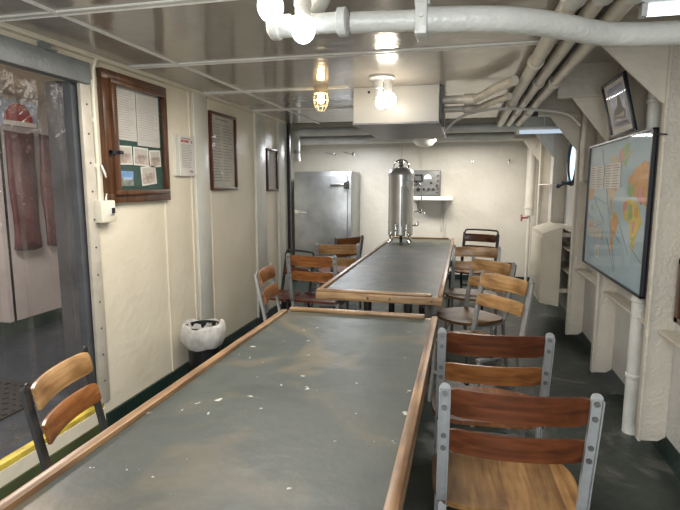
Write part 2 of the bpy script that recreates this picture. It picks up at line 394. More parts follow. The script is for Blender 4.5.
# galley recess behind left wall, far wall, right hull
S('wall_galley_side', 'bulkhead at the far left behind the refrigerator', 'wall', MB().box((-2.8, 5.55, 0), (-2.72, 8.0, 2.5)).box((-2.8, 5.50, 0), (-2.1, 5.56, 2.5)), M['aft_wall'])
S('wall_back', 'cream painted far bulkhead behind the urn', 'wall', MB().box((-2.8, 8.0, 0), (1.3, 8.08, 2.54)), M['aft_wall'])
S('dark_band_back', 'dark green band low on the far bulkhead', 'baseboard', MB().box((-1.0, 7.985, .20), (.72, 8.0, .29)), M['green'])  # plain dark band set a little above the deck
S('baseboard_back_foot', 'narrow dark foot of the far bulkhead', 'baseboard', MB().box((-2.72, 7.985, 0), (1.05, 8.0, .08)), M['green'])
S('wall_front', 'cream bulkhead behind the camera', 'wall', MB().box((-2.1, -1.68, 0), (1.5, -1.6, 2.3)), M['aft_wall'])
# passage beyond the curtain
S('wall_passage_far', 'off-white bulkhead seen through the strip curtain', 'wall', MB().box((-4.30, 3.95, .13), (-4.22, 5.5, 2.3)).box((-5.2, 3.90, .13), (-4.22, 3.98, 2.3)), paint('passage_paint', (.42, .40, .41), .4, .05, .004, 3))
S('baseboard_passage', 'dark green base band beyond the strip curtain', 'baseboard', MB().box((-4.30, 3.94, 0), (-4.21, 5.5, .135)).box((-5.2, 3.885, 0), (-4.205, 3.95, .135)), M['green'])
S('wall_passage_end', 'dim bulkhead closing the passage', 'wall', MB().box((-5.2, 5.42, 0), (-2.8, 5.5, 2.3)).box((-5.28, 0, 0), (-5.2, 4, 2.3)).box((-5.2, -.08, 0), (-2.0, 0, 2.3)), M['aft_wall'])
S('ceiling_passage', 'deckhead of the passage', 'ceiling', MB().box((-5.2, 0, 2.3), (-2.1, 5.5, 2.36)), M['beam'])
# door opening
S('door_1_jamb', 'dark grey steel jamb of the curtained doorway', 'door frame', MB().box((-2.17, 2.34, .2), (-2.1, 2.42, 1.99)).box((-2.10, 2.36, .2), (-2.03, 2.44, 1.99)).box((-2.15, 1.2, .2), (-2.0, 1.25, 1.99)), M['jamb'])
em = MB().box((-2.012, 2.385, .2), (-1.99, 2.465, 1.99), bev=.003)
dj = S('door_1_edge_strip', 'cream steel edge strip with rivets beside the doorway', 'door trim', em, M['strip_edge'])
rv = MB()
for i in range(11): rv.lathe([(.006, 0), (.005, .004)], (-1.99, 2.425, .33+i*.155), 'X', 8)
rv.build('rivets', M['jamb'], dj)
sl = thing('door_1_sill', (-2.05, 1.8, 0), 'raised doorway sill painted green and cream with a yellow edge', 'sill'); sl['kind'] = 'structure'
MB().box((-2.045, 1.2, 0), (-1.985, 2.42, .095)).build('green_coaming', M['sill_green'], sl)
MB().box((-2.045, 1.2, .095), (-1.995, 2.42, .165)).build('cream_coaming', M['cream'], sl)
MB().box((-2.045, 1.2, .165), (-2.0, 2.42, .195), bev=.004).build('yellow_edge', M['yellow'], sl)
hd = MB().box((-2.03, 1.15, 1.985), (-1.965, 2.44, 2.095), bev=.004)
o = tag(hd.build('curtain_rail_housing', M['grey_paint']), 'grey painted steel box housing over the curtained doorway', 'rail')
MB().box((-2.0, 2.13, 2.09), (-1.975, 2.19, 2.15)).box((-2.0, 2.13, 2.09), (-1.94, 2.19, 2.097)).build('bracket', M['grey_paint'], o)
cu = thing('strip_curtain', (-2.06, 1.8, 2.0), 'clear plastic strip curtain hanging in the left doorway', 'curtain')
ys = [1.24+i*.155 for i in range(8)]
for i, y in enumerate(ys):
    m = MB(); n = 10; vs = []; fs = []
    xo = -2.075 if i % 2 else -2.06
    for j in range(13):
        z = .21+(1.99-.21)*j/12
        for k in range(n+1):
            u = k/n; bow = .012*math.sin(PI*u)
            vs.append((xo-bow+.004*math.sin(j*.8+i*2+u*3), y+u*.175+.004*math.sin(j*.5+i), z))
    for j in range(12):
        for k in range(n): fs.append((j*(n+1)+k, j*(n+1)+k+1, (j+1)*(n+1)+k+1, (j+1)*(n+1)+k))
    m.faces(vs, fs, None, True)
    m.build('curtain_strip', M['plastic_strip'], cu)
# things beyond
for i, (y0, y1) in enumerate(((3.99, 4.30), (4.38, 4.68))):
    m = MB(); vs = []; fs = []
    for j in range(11):
        z = .83+1.13*j/10
        for k in range(9):
            u = k/8
            vs.append((-4.19+.03*math.sin(u*PI)+.012*math.sin(u*9+j*.5+i*2), y0+(y1-y0)*(u+.03*math.sin(j*.9)*(1-2*u)), z-.02*math.sin(u*PI)))
    for j in range(10):
        for k in range(8): fs.append((j*9+k, j*9+k+1, (j+1)*9+k+1, (j+1)*9+k))
    m.faces(vs, fs, None, True)
    o = m.build('hanging_cloth', M['maroon'])
    mod = o.modifiers.new('t', 'SOLIDIFY'); mod.thickness = .02
    tag(o, ('left' if i == 0 else 'right')+' one of two dark maroon cloths hanging beyond the strip curtain', 'cloth', 'maroon cloths beyond the curtain')
m = MB().box((-4.22, 3.99, 2.01), (-4.20, 4.40, 2.25), M['blue_trim'])
m.prism([(.16*math.cos(a*PI/10), .17*math.sin(a*PI/10)) for a in range(11)], lambda u, v, d: (-4.198+d, 4.17+u, 2.06+v), 0, .01, M['red'])
m.box((-4.198, 4.0, 2.015), (-4.19, 4.37, 2.055), M['white'])
tag(m.build('painted_board'), 'red, white and pale blue board high beyond the strip curtain', 'board')
m = MB().box((-3.75, 2.0, .0), (-2.75, 2.95, .012), M['mat_black'])
for i in range(14):
    for j in range(13):
        m.box((-3.71+i*.07, 2.04+j*.07, .012), (-3.675+i*.07, 2.058+j*.07, .018), M['mat_black'], rot=Matrix.Rotation(.78 if (i+j) % 2 else -.78, 3, 'Z'))
tag(m.build('rubber_mat'), 'black diamond-tread rubber mat on the passage deck', 'mat')
def pole_fn():
    tag(MB().tube([(-2.28, 2.66, 0), (-2.28, 2.66, 2.28)], .035, 14).build('standpipe', M['jamb']), 'dark grey vertical pipe just behind the doorway jamb', 'pipe')
pole_fn()

# ------------------------------------------------------------------ hull side (right)
FX, LX = .946, 1.07
frames = [-.25, .80, 1.84, 2.87, 3.90, 4.87, 6.08, 7.15]
L = MB()
for i in range(len(frames)-1):
    y0, y1 = frames[i], frames[i+1]
    L.box((LX, y0, .14), (LX+.05, y1, CEIL+.15))
L.box((LX, -1.6, .14), (LX+.05, frames[0], CEIL+.15)); L.box((LX, 7.15, .14), (LX+.05, 8.0, 2.5))
S('wall_right', 'white painted bumpy hull lining between the frames', 'wall', L, M['hull_lining'])
S('baseboard_right', 'dark green foot of the hull side', 'baseboard', MB().box((LX+.01, -1.6, 0), (LX+.06, 8.0, .15)), M['green'])
ordn = ['behind the camera', 'beside the camera', 'near the right edge', 'passing behind the near edge of the map', 'passing behind the far edge of the map', 'just before the porthole', 'beyond the porthole', 'nearest the far bulkhead']
for i, y in enumerate(frames):
    m = MB()
    # web with a scalloped foot, flange strip
    web = [(FX, .10), (FX+.09, .105), (LX, .13), (LX, CEIL+.12), (FX, CEIL+.12)]
    m.prism(web, lambda u, v, d, y=y: (u, y+d, v), 0, .02)
    m.box((FX-.012, y-.018, .10), (FX+.004, y+.032, CEIL), bev=.004)
    t = trim(m, M['hull'], 'vertical hull frame %s' % ordn[i])
    gp = [(.62, CEIL), (FX, CEIL), (FX, 1.835), (FX-.03, 1.855)] if i <= 3 else [(.70, 2.045), (FX, 2.045), (FX, 1.745), (FX-.02, 1.755)]
    g = MB().prism(gp, lambda u, v, d, y=y: (u, y+.002+d, v), 0, .014)
    g.build('gusset', M['beam'], t)
    bz = CEIL-.012 if i <= 3 else 2.045
    MB().box((.605, y-.03, bz), (FX-.013, y+.045, bz+.014)).box((.605, y+.001, bz+.014), (FX, y+.015, CEIL+.12)).build('deck_beam', M['beam'], t)
# ledges (stringers) between frames
for i, (y0, y1, z, x0) in enumerate(((1.84, 2.85, .70, .985), (2.92, 3.88, .69, .975), (3.95, 4.85, .70, .975), (3.95, 4.85, 1.48, .99), (4.92, 6.06, .62, .96), (4.92, 6.06, .84, .95), (4.92, 6.06, 1.02, .95), (6.12, 7.1, 1.45, .93))):
    nm = ['under the brown frame at the right edge', 'below the near half of the map', 'below the far half of the map', 'left of the map at mid height', 'beside the sloped cabinet, lowest', 'beside the sloped cabinet, middle', 'beside the sloped cabinet, uppermost', 'between the far pipe and the last frame'][i]
    trim(MB().box((x0, y0+.01, z), (LX, y1, z+.014), bev=.003), M['hull'], 'narrow painted ledge %s' % nm)
# vertical insulated pipe beside frame 1, tucked against lining
m = MB().tube([(.998, 3.18, .0), (.998, 3.18, 2.26)], .045, 18)
for z in (.35, .8, 1.25, 1.9): m.lathe([(.047, -.012), (.051, -.008), (.051, .008), (.047, .012)], (.998, 3.18, z), 'Z', 18)
tag(m.build('lagged_pipe', M['pipe_white']), 'thick white lagged vertical pipe behind the near half of the map', 'pipe')
tag(MB().tube([(.955, 4.72, 1.48), (.955, 4.72, 2.0), (.97, 4.72, 2.25)], .022, 12, smooth_path=1).build('riser_pipe', M['pipe']), 'slim cream vertical pipe left of the map', 'pipe')
# porthole
ph = thing('porthole', (LX, 5.62, 1.45), 'round porthole with dark rim and blue daylight between the far frames', 'porthole'); ph['kind'] = 'structure'
cy, cz = 5.62, 1.68
MB().lathe([(.20, -.012), (.20, .0)], (LX, cy, cz), 'X', 32).build('pane', M['sky_glass'], ph)
rg = MB()
n = 36
rg.tube([(LX-.02, cy+.215*math.cos(2*PI*k/n), cz+.215*math.sin(2*PI*k/n)) for k in range(n+1)], .022, 8)
rim = rg.build('rim', M['frame_black'], ph)
MB().tube([(LX-.03, cy-.05, cz-.2), (LX-.12, cy-.08, cz-.22), (LX-.15, cy-.02, cz-.24)], .016, 8).sphere((LX-.15, cy-.02, cz-.24), .024, n=8).tube([(LX-.02, cy-.02, cz-.23), (LX-.11, cy+.02, cz-.20)], .012, 8).build('dog_lever', M['frame_black'], ph)
# peg near right edge
tag(MB().tube([(1.05, 2.46, 1.53), (.97, 2.46, 1.535)], .009, 10).sphere((.965, 2.46, 1.535), .014, n=8).build('coat_peg', M['white']), 'small white peg on the hull lining right of the map', 'peg')

# ------------------------------------------------------------------ map
def flat_on_x(X, y_left, y_right, z_top, z_bot, sign=-1):
    """returns fn(u,v,d): u 0..1 left to right as viewed, v 0..1 top to bottom, d out of the wall"""
    return lambda u, v, d: (X+sign*d, y_left+(y_right-y_left)*u, z_top+(z_bot-z_top)*v)
mp = thing('world_map', (.93, 3.58, .86), 'large framed world map with thin black frame on the hull frames', 'map')
MX = .922
f = flat_on_x(MX, 4.26, 2.90, 1.735, .862)
b = MB()
for a, c in (((0, 0), (1, .012)), ((0, .988), (1, 1)), ((0, 0), (.006, 1)), ((.990, 0), (1, 1))):
    b.box(f(a[0], a[1], -.005), f(c[0], c[1], .018))
b.box((MX-.001, 4.26, .862), (MX+.010, 2.90, 1.735))
b.build('frame', M['frame_black'], mp)
b = MB().box(f(.007, .011, .001), f(.986, .989, .003), M['ocean'])
def blob(pts, mat, d=.004):
    for _ in range(3):
        q = []
        for i, p in enumerate(pts):
            n_ = pts[(i+1) % len(pts)]; e = math.hypot(n_[0]-p[0], n_[1]-p[1])*.16
            q += [p, ((p[0]+n_[0])/2+random.uniform(-e, e), (p[1]+n_[1])/2+random.uniform(-e, e))]
        pts = q
    b.prism([(min(max(u, .01), .98), v) for u, v in pts], f, .003, d, mat)
lands = [
 ([(.28,.20),(.36,.17),(.43,.22),(.47,.30),(.44,.36),(.41,.40),(.38,.44),(.35,.41),(.31,.36),(.27,.28)], 'pink'),
 ([(.28,.34),(.36,.35),(.43,.37),(.40,.43),(.37,.46),(.40,.50),(.38,.51),(.33,.45),(.30,.40)], 'tan'),
 ([(.29,.13),(.40,.11),(.42,.16),(.34,.18)], 'tan'),
 ([(.53,.06),(.61,.05),(.62,.13),(.58,.21),(.54,.17)], 'green'), ([(.46,.08),(.51,.07),(.50,.16),(.46,.20),(.44,.15)], 'pink'),
 ([(.39,.52),(.44,.52),(.50,.58),(.48,.65),(.44,.71),(.42,.80),(.40,.82),(.39,.70),(.37,.60)], 'orange'),
 ([(.39,.52),(.43,.52),(.42,.57),(.38,.57)], 'yellow'), ([(.40,.70),(.44,.70),(.42,.80),(.40,.81)], 'tan'),
 ([(.66,.30),(.72,.24),(.80,.20),(.97,.15),(.975,.42),(.88,.45),(.82,.41),(.76,.40),(.70,.38)], 'orange'),
 ([(.66,.34),(.72,.31),(.75,.37),(.70,.41),(.66,.39)], 'green'), ([(.78,.36),(.86,.35),(.90,.41),(.84,.45),(.80,.42)], 'pink'),
 ([(.64,.43),(.72,.42),(.80,.44),(.84,.50),(.87,.55),(.83,.62),(.80,.71),(.76,.76),(.74,.68),(.72,.58),(.65,.56),(.62,.49)], 'yellow'),
 ([(.68,.47),(.74,.45),(.76,.53),(.71,.56)], 'green'), ([(.75,.56),(.81,.55),(.79,.63),(.75,.63)], 'pink'), ([(.76,.66),(.80,.65),(.77,.74)], 'green'), ([(.77,.46),(.82,.47),(.83,.53),(.78,.53)], 'orange'),
 ([(.62,.44),(.67,.43),(.67,.50),(.62,.50)], 'pink'),
 ([(.90,.45),(.95,.44),(.96,.50),(.93,.56),(.91,.50)], 'yellow'),
 ([(.01,.30),(.09,.28),(.13,.33),(.10,.42),(.05,.46),(.01,.44)], 'orange'), ([(.02,.20),(.12,.17),(.16,.22),(.06,.27)], 'tan'),
 ([(.03,.64),(.11,.62),(.14,.68),(.10,.73),(.04,.71)], 'pink'), ([(.05,.50),(.09,.49),(.10,.53),(.06,.54)], 'green')]
for i, (p, c) in enumerate(lands): blob([(u+(.11 if .25 < u < .6 else .05 if u >= .6 else .02), v) for u, v in p] if not (p[0][0] > .52 and p[0][0] < .6) else [(u+.08, v) for u, v in p], M['map_'+c], .0036+.0001*i)
b.prism([(.62,.14),(.74,.10),(.73,.12),(.63,.16)], f, .003, .004, M['map_tan'])
for (u0, v0, u1, v1) in [(.13,.42,.36,.60),(.36,.60,.12,.70),(.13,.42,.40,.47),(.40,.50,.62,.58),(.62,.58,.78,.78),(.45,.62,.66,.72),(.25,.05,.60,.92),(.05,.58,.38,.66),(.50,.36,.64,.33),(.46,.34,.60,.28),(.80,.72,.95,.80),(.44,.72,.60,.95)]:
    du, dv = u1-u0, v1-v0; l = math.hypot(du, dv*.65); nx, ny = -dv/l*.0009, du/l*.0009
    b.prism([(u0+nx, v0+ny), (u1+nx, v1+ny), (u1-nx, v1-ny), (u0-nx, v0-ny)], f, .003, .0062, M['map_line'])
sheet = b.build('map_sheet', None, mp)
for (u0, u1, v0, v1) in ((.04, .31, .175, .355), (.34, .60, .17, .35)):
    q = MB().box(f(u0, v0, .006), f(u1, v1, .0075), M['paper'])
    for r in range(9):
        v = v0+.012+(v1-v0-.03)*r/8
        for (ua, ub) in ((.06, .42), (.52, .93)): q.box(f(u0+(u1-u0)*ua, v, .0074), f(u0+(u1-u0)*(ub-.1*random.random()), v+.006, .0079), M['ink_red'] if r == 0 else M['ink'])
    q.build('printed_table', None, sheet)
q = MB().box(f(.07, .60, .006), f(.36, .635, .0075), paint('map_grey', (.30, .36, .38), .5, .05, 0)).box(f(.07, .67, .006), f(.36, .75, .0075), M['paper_grey'])
q.build('legend', None, sheet)
q = MB().box(f(.24, .80, .006), f(.32, .90, .0075), M['paper'])
for r in range(5): q.box(f(.25, .815+r*.016, .0074), f(.31, .821+r*.016, .0079), M['ink'])
q.build('key_table', None, sheet)
MB().box(f(.01, .014, .012), f(.984, .986, .014)).build('glazing', M['glass'], mp)
tag(MB().tube([(.915, 2.895, 1.70), (.915, 2.82, 1.695)], .004, 8).tube([(.915, 2.82, 1.695), (.95, 2.85, 1.695)], .004, 8).build('picture_hook', M['frame_black']), 'small dark hook at the near top corner of the map', 'hook')

# small tilted picture standing on the map's top, leaning against the frame
def framed(root, w, h, mats, fw=.02, depth=.02):
    """local: x to the viewer's right, z up, -y towards viewer, origin bottom centre"""
    m = MB()
    for a, c in (((-w/2, 0), (w/2, fw)), ((-w/2, h-fw), (w/2, h)), ((-w/2, fw), (-w/2+fw, h-fw)), ((w/2-fw, fw), (w/2, h-fw))):
        m.box((a[0], -depth, a[1]), (c[0], 0, c[1]), bev=.002)
    return m
pp = thing('framed_picture', (.905, 3.375, 1.748), 'small black-framed picture of a ship leaning out above the map', 'picture')
pp.rotation_euler = (math.radians(14), 0, math.radians(-90))
w, h = .46, .325
framed(pp, w, h, None, .016).build('frame', M['frame_black'], pp, world=False)
mt = MB().box((-w/2+.012, -.008, .012), (w/2-.012, -.004, h-.012)).build('mount', M['paper'], pp, world=False)
pr = MB().box((-w/2+.075, -.0095, .045), (w/2-.075, -.008, h-.040), M['photo_ship'])
pr.prism([(-.12,.10),(.09,.085),(.13,.13),(.08,.15),(.05,.22),(.02,.23),(0,.17),(-.08,.15)], lambda u, v, d: (u, -.0095-d, v), 0, .001, M['ink']).prism([(-.10,.115),(.08,.10),(.10,.125)], lambda u, v, d: (u, -.0107-d, v), 0, .001, M['paper_grey'])
pr.prism([(-.13,.06),(.13,.055),(.12,.075),(-.10,.08)], lambda u, v, d: (u, -.0107-d, v), 0, .001, M['ink'])
pr.build('print', None, mt, world=False)
MB().box((-w/2+.012, -.012, .012), (w/2-.012, -.011, h-.012)).build('glazing', M['glass'], pp, world=False)
MB().tube([(0, .002, h-.04), (0, .06, h+.12)], .002, 6).build('hanging_wire', M['steel'], pp, world=False)

# brown frame at right edge
bf = thing('wooden_frame', (1.07, 2.30, .77), 'brown wooden frame cut off at the right edge', 'frame')
f2 = flat_on_x(1.07, 2.823, 2.05, 1.09, .77)
m = MB()
for a, c in (((0, 0), (1, .09)), ((0, .91), (1, 1)), ((0, 0), (.06, 1)), ((.94, 0), (1, 1))): m.box(f2(a[0], a[1], 0), f2(c[0], c[1], .03), bev=.003)
m.build('frame', M['mahog'], bf)
MB().box(f2(.05, .07, .002), f2(.95, .93, .01)).build('backing', M['felt'], bf)

# ------------------------------------------------------------------ left wall things
dc = thing('display_case', (-2.0, 2.84, 1.347), 'dark wooden glazed display case with letters and photos on green felt', 'display case')
g = lambda u, v, d: (-2.0+d, 2.525+.635*u, 2.093-.746*v)
m = MB()
for a, c in (((0, 0), (1, .075)), ((0, .93), (1, 1)), ((0, .075), (.10, .93)), ((.935, .075), (1, .93))): m.box(g(a[0], a[1], 0), g(c[0], c[1], .035), bev=.004)
m.build('frame', M['mahog'], dc)
m = MB()
for a, c in (((.085, .06), (.95, .10)), ((.085, .90), (.95, .94)), ((.085, .10), (.15, .90)), ((.905, .10), (.95, .90))): m.box(g(a[0], a[1], .03), g(c[0], c[1], .055), bev=.004)
m.build('door_frame', M['mahog'], dc)
MB().box(g(.09, .07, .002), g(.95, .93, .008)).build('felt_backing', M['felt'], dc)
hg = MB()
hg.box(g(.04, .60, .035), g(.19, .625, .06)).box(g(.04, .60, .035), g(.07, .64, .05)).lathe([(.012, 0), (.012, .012)], g(.13, .612, .058), 'X', 10)
hg.build('latch', M['frame_black'], dc)
papers = [('letter', .18, .895, .085, .535, 'paper', 0), ('photo', .175, .42, .55, .70, 'photo_sepia', 2), ('photo', .44, .68, .55, .70, 'photo_sepia', -1), ('photo', .70, .895, .56, .705, 'photo_sepia', 3), ('photo', .185, .42, .75, .87, 'photo_sky', 0), ('photo', .55, .80, .70, .86, 'photo_sepia', 6)]
for k, (nm, u0, u1, v0, v1, mt, rt) in enumerate(papers):
    m = MB()
    if nm == 'letter':
        for (a, b_) in ((u0, .51), (.52, u1)):
            m.box(g(a, v0, .009), g(b_, v1-.03*(a < .5), .011), M['paper_mid'])
            for r in range(20): m.box(g(a+.03, v0+.025+r*.0195, .011), g(b_-.03-.08*random.random(), v0+.0275+r*.0195, .0116), M['ink'])
    elif mt == 'photo_sky':
        m.box(g(u0, v0, .009), g(u1, v0+.055, .011), M['photo_sky']).box(g(u0, v0+.055, .009), g(u1, v1, .011), M['photo_land']).box(g(u0+.08, v0+.05, .011), g(u1-.02, v0+.07, .0113), M['blue_trim'])
    else:
        m.box(g(u0, v0, .009), g(u1, v1, .011), M['paper'], rot=Matrix.Rotation(math.radians(rt), 3, 'X'))
        m.box(g(u0+.015, v0+.06, .011), g(u1-.015, v1-.012, .0116), M['photo_sepia'], rot=Matrix.Rotation(math.radians(rt), 3, 'X')).box(g(u0+.02, v0+.012, .011), g(u1-.02, v0+.06, .0114), M['paper_grey'], rot=Matrix.Rotation(math.radians(rt), 3, 'X'))
    lab = {0: 'pair of printed letter sheets pinned at the top of the display case', 1: 'pale sepia photo, left end of the upper row in the display case', 2: 'pale sepia photo, middle of the upper row in the display case', 3: 'sepia photo at the right end of the upper row in the display case', 4: 'colour photo of blue sky and coast in the display case', 5: 'tilted sepia photo at the lower right in the display case'}[k]
    tag(m.build('letter_sheet' if nm == 'letter' else 'photograph'), lab, 'letter' if nm == 'letter' else 'photograph', None if nm == 'letter' else 'photographs pinned in the display case')
MB().box(g(.14, .09, .040), g(.91, .91, .042)).build('glazing', M['glass'], dc)

def picture(name, y0, y1, z0, z1, label, fw, X=-2.0, colr='paper_grey', cols=2, rows=20, fmat='mahog_dark'):
    t = thing(name, (X, (y0+y1)/2, z0), label, 'framed document')
    q = lambda u, v, d: (X+d, y0+(y1-y0)*u, z1+(z0-z1)*v)
    fu, fv = fw/(y1-y0), fw/(z1-z0)
    m = MB()
    for a, c in (((0, 0), (1, fv)), ((0, 1-fv), (1, 1)), ((0, fv), (fu, 1-fv)), ((1-fu, fv), (1, 1-fv))): m.box(q(a[0], a[1], 0), q(c[0], c[1], .028), bev=.003)
    m.build('frame', M[fmat], t)
    p = MB().box(q(fu*.8, fv*.8, .002), q(1-fu*.8, 1-fv*.8, .008), M[colr])
    p.box(q(.25, fv+.04, .008), q(.75, fv+.055, .0086), M['ink'])
    for c in range(cols):
        u0 = fu+.06+(1-2*fu-.1)*c/cols; u1 = fu+.04+(1-2*fu-.1)*(c+1)/cols-.02
        for r in range(rows):
            v = fv+.11+(1-2*fv-.17)*r/rows
            p.box(q(u0, v, .008), q(u1-(u1-u0)*.35*random.random(), v+.010, .0086), M['ink'])
    p.build('document', None, t)
    MB().box(q(fu*.8, fv*.8, .016), q(1-fu*.8, 1-fv*.8, .018)).build('glazing', M['glass'], t)
    return t
picture('framed_document', 3.79, 4.26, 1.406, 2.037, 'tall brown-framed printed sheet between the two pilasters', .022)
picture('framed_document', 4.985, 5.29, 1.385, 1.825, 'small brown-framed sheet at the far end of the left wall', .024, cols=1)
# leaflet / notice with plastic holder
nt_ = thing('notice', (-2.0, 3.42, 1.517), 'white printed notice with a red heading beside the display case', 'notice')
q = lambda u, v, d: (-2.0+d, 3.315+.20*u, 1.80-.285*v)
MB().box(q(-.22, -.02, 0), q(.0, 1.0, .02)).box(q(0, 0, 0), q(1, 1, .022)).build('holder', M['cream_cool'], nt_)
p = MB().box(q(.0, 0, .022), q(1, 1, .025), M['paper'])
p.box(q(.12, .05, .025), q(.75, .075, .0256), M['ink']); p.box(q(.10, .10, .025), q(.28, .16, .0256), M['ink_red']); p.box(q(.32, .10, .025), q(.62, .16, .0256), M['ink_red'])
p.lathe([(.012, 0), (.012, .001)], q(.82, .13, .025), 'X', 14, M['photo_ship'])
for r in range(14): p.box(q(.12, .22+r*.042, .025), q(.85-.15*random.random(), .232+r*.042, .0255), M['ink'])
p.box(q(.62, .86, .025), q(.86, .885, .0256), M['ink_red']).box(q(.7, .90, .025), q(.86, .92, .0256), M['photo_ship'])
p.build('printed_sheet', None, nt_)
# conduit + switch box
sw = thing('switch_box', (-2.0, 2.49, 1.235), 'small cream electrical switch box below the conduit by the doorway', 'switch box')
MB().box((-2.0, 2.432, 1.24), (-1.945, 2.553, 1.365), bev=.008).build('box', M['box_paint'], sw)
MB().box((-1.945, 2.50, 1.285), (-1.938, 2.535, 1.33), M['white']).box((-1.938, 2.508, 1.292), (-1.93, 2.527, 1.322), M['black']).build('toggle', None, sw)
m = MB().tube([(-1.985, 2.47, 1.36), (-1.985, 2.475, 1.50), (-1.985, 2.47, 2.05), (-1.97, 2.50, 2.135)], .010, 10, smooth_path=1)
for z in (1.55, 1.80, 2.0): m.lathe([(.018, 0), (.016, .01)], (-1.99, 2.47, z), 'X', 12)
tag(m.build('electrical_conduit', M['box_paint']), 'thin cream conduit running up from the switch box', 'conduit')
m = MB().tube([(-1.985, 2.525, 1.366), (-1.97, 2.54, 1.46), (-1.99, 2.51, 1.56)], .006, 8, smooth_path=1)
tag(m.build('flexible_cord', M['cable']), 'short pale cord looping out of the switch box top', 'cord')
for i, (y, z) in enumerate(((3.80, 1.83), (4.74, 1.83))):
    tag(MB().lathe([(.006, 0), (.006, .03), (.012, .032), (.012, .04)], (-1.985, y, z), 'X', 10).build('wall_peg', M['white']), ['white peg at the left edge of the tall framed sheet', 'white peg on the second pilaster'][i], 'peg')

# bin
BX, BY = -1.79, 3.22
bn = thing('waste_bin', (BX, BY, 0), 'black round waste bin with a white plastic liner by the left wall', 'bin')
MB().lathe([(.095, 0), (.10, .005), (.122, .45), (.125, .46), (.118, .46), (.092, .02)], (BX, BY, 0), 'Z', 28).build('bin_body', M['black'], bn)
m = MB(); n = 64; prof = [(.085, .30), (.105, .38), (.120, .455), (.130, .475), (.146, .462), (.158, .41), (.152, .35), (.136, .315)]
vs = []; fs = []
for j, (r, z) in enumerate(prof):
    for k in range(n):
        a = 2*PI*k/n; am = (.3, .5, .6, 1, 1, 1, 1, .6)[j]
        rr = r+am*(.005*math.sin(a*9+j*.9)+.003*math.sin(a*17+j*2)); zz = z+am*(.014*math.sin(a*2+1)+.008*math.sin(a*5))
        vs.append((BX+rr*math.cos(a), BY+rr*math.sin(a), zz))
for j in range(len(prof)-1):
    for k in range(n): fs.append((j*n+k, j*n+(k+1) % n, (j+1)*n+(k+1) % n, (j+1)*n+k))
m.faces(vs, fs, None, True)
m.build('bag_liner', M['bag'], bn)

# ------------------------------------------------------------------ tables
def table(x0, x1, y0, y1, label, near_lip, far_lip, apron):
    z = .75; t = thing('mess_table', ((x0+x1)/2, (y0+y1)/2, 0), label, 'table')
    lw = .032; lh = .016
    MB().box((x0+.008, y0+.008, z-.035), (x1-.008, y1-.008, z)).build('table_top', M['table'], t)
    # long edge bandings with raised lip
    MB().box((x0-.012, y0, z-.05), (x0+lw-.012, y1-.04, z+lh), bev=.003).build('edge_strip', M['oak'], t)
    MB().box((x1-lw+.012, y0+.02, z-.05), (x1+.012, y1, z+lh), bev=.003).build('edge_strip', M['oak'], t)
    if near_lip:
        MB().box((x0-.012, y0-.02, z-.05), (x1+.012, y0+.012, z+.0015), bev=.004).build('edge_strip', M['oakx'], t)
        e = MB().box((x0-.01, y0-.018, z+.0005), (x1-.055, y0+.030, z+lh+.002), bev=.007)
        e.build('raised_lip', M['oakx'], t)
        for px in (.42, .60, .93): MB().lathe([(.007, 0), (.007, .004)], (x0+(x1-x0)*px, y0-.023, z-.025), 'Y', 10).build('screw_plug', M['steel_dark'], t)
    if far_lip:
        MB().box((x0+.01, y1-.02, z-.05), (x1-.01, y1+.012, z+.001), bev=.004).build('edge_strip', M['oakx'], t)
        MB().box((x0+.02, y1-.022, z+.0005), (x1-.055, y1+.012, z+lh+.006), bev=.008).build('raised_lip', M['oakx'], t)
    MB().box((x0+.10, y0+.12, z-.10), (x0+.14, y1-.12, z-.034)).box((x1-.14, y0+.12, z-.10), (x1-.10, y1-.12, z-.034)).build('under_rail', M['steel_dark'], t)
    n = 2 if y1-y0 < 3 else 3
    for k in range(n):
        y = y0+.45+(y1-y0-.9)*k/(n-1)
        for x in (x0+.25, x1-.25):
            MB().tube([(x, y, 0), (x, y, z-.035)], .03, 14).lathe([(.085, 0), (.085, .008), (.035, .02)], (x, y, 0), 'Z', 18).lathe([(.03, z-.06), (.075, z-.045), (.075, z-.034)], (x, y, 0), 'Z', 18).build('leg', M['steel_dark'], t)
    return t
table(-.955, -.128, .30, 2.66, 'near mess table with worn grey top and raised oak edge strips', False, True, 0)
table(-.925, -.125, 3.20, 6.75, 'far mess table with worn grey top holding the steel urn', True, True, 0)

# ------------------------------------------------------------------ chairs
def channel(w=.034, d=.016, t=.0035):
    return [(-w/2, 0), (w/2, 0), (w/2, d), (w/2-t, d), (w/2-t, t), (-w/2+t, t), (-w/2+t, d), (-w/2, d)]
def slat(mb, z0, z1, y0, y1, w, bow, th=.016):
    """curved back slat between two posts; back face at y, leaning"""
    n = 16; m = 5; vs = []; fs = []
    for side in (0, 1):
        for i in range(n+1):
            u = i/n; x = (u-.5)*w
            for j in range(m+1):
                v = j/m; cz = z0+(z1-z0)*v
                rnd = .006*(1-abs(2*v-1)**4)
                arch = 0
                y = y0+(y1-y0)*v - bow*(1-(2*u-1)**2) + (th if side else 0)*(1 if 0 < v < 1 else .7) + (rnd*0)
                if abs(u-.5) > .49: cz = z0+(z1-z0)*(.5+(v-.5)*.86)
                vs.append((x, y, cz+arch))
    N = (n+1)*(m+1)
    for s in (0, 1):
        for i in range(n):
            for j in range(m):
                a = s*N+i*(m+1)+j; fs.append((a, a+m+1, a+m+2, a+1))
    for i in range(n):
        a = i*(m+1); fs += [(a, a+N, a+N+m+1, a+m+1)]; a += m; fs += [(a, a+N, a+N+m+1, a+m+1)]
    for j in range(m):
        fs += [(j, j+1, N+j+1, N+j)]; a = n*(m+1)+j; fs += [(a, a+1, N+a+1, N+a)]
    return mb.faces(vs, fs, None, True)
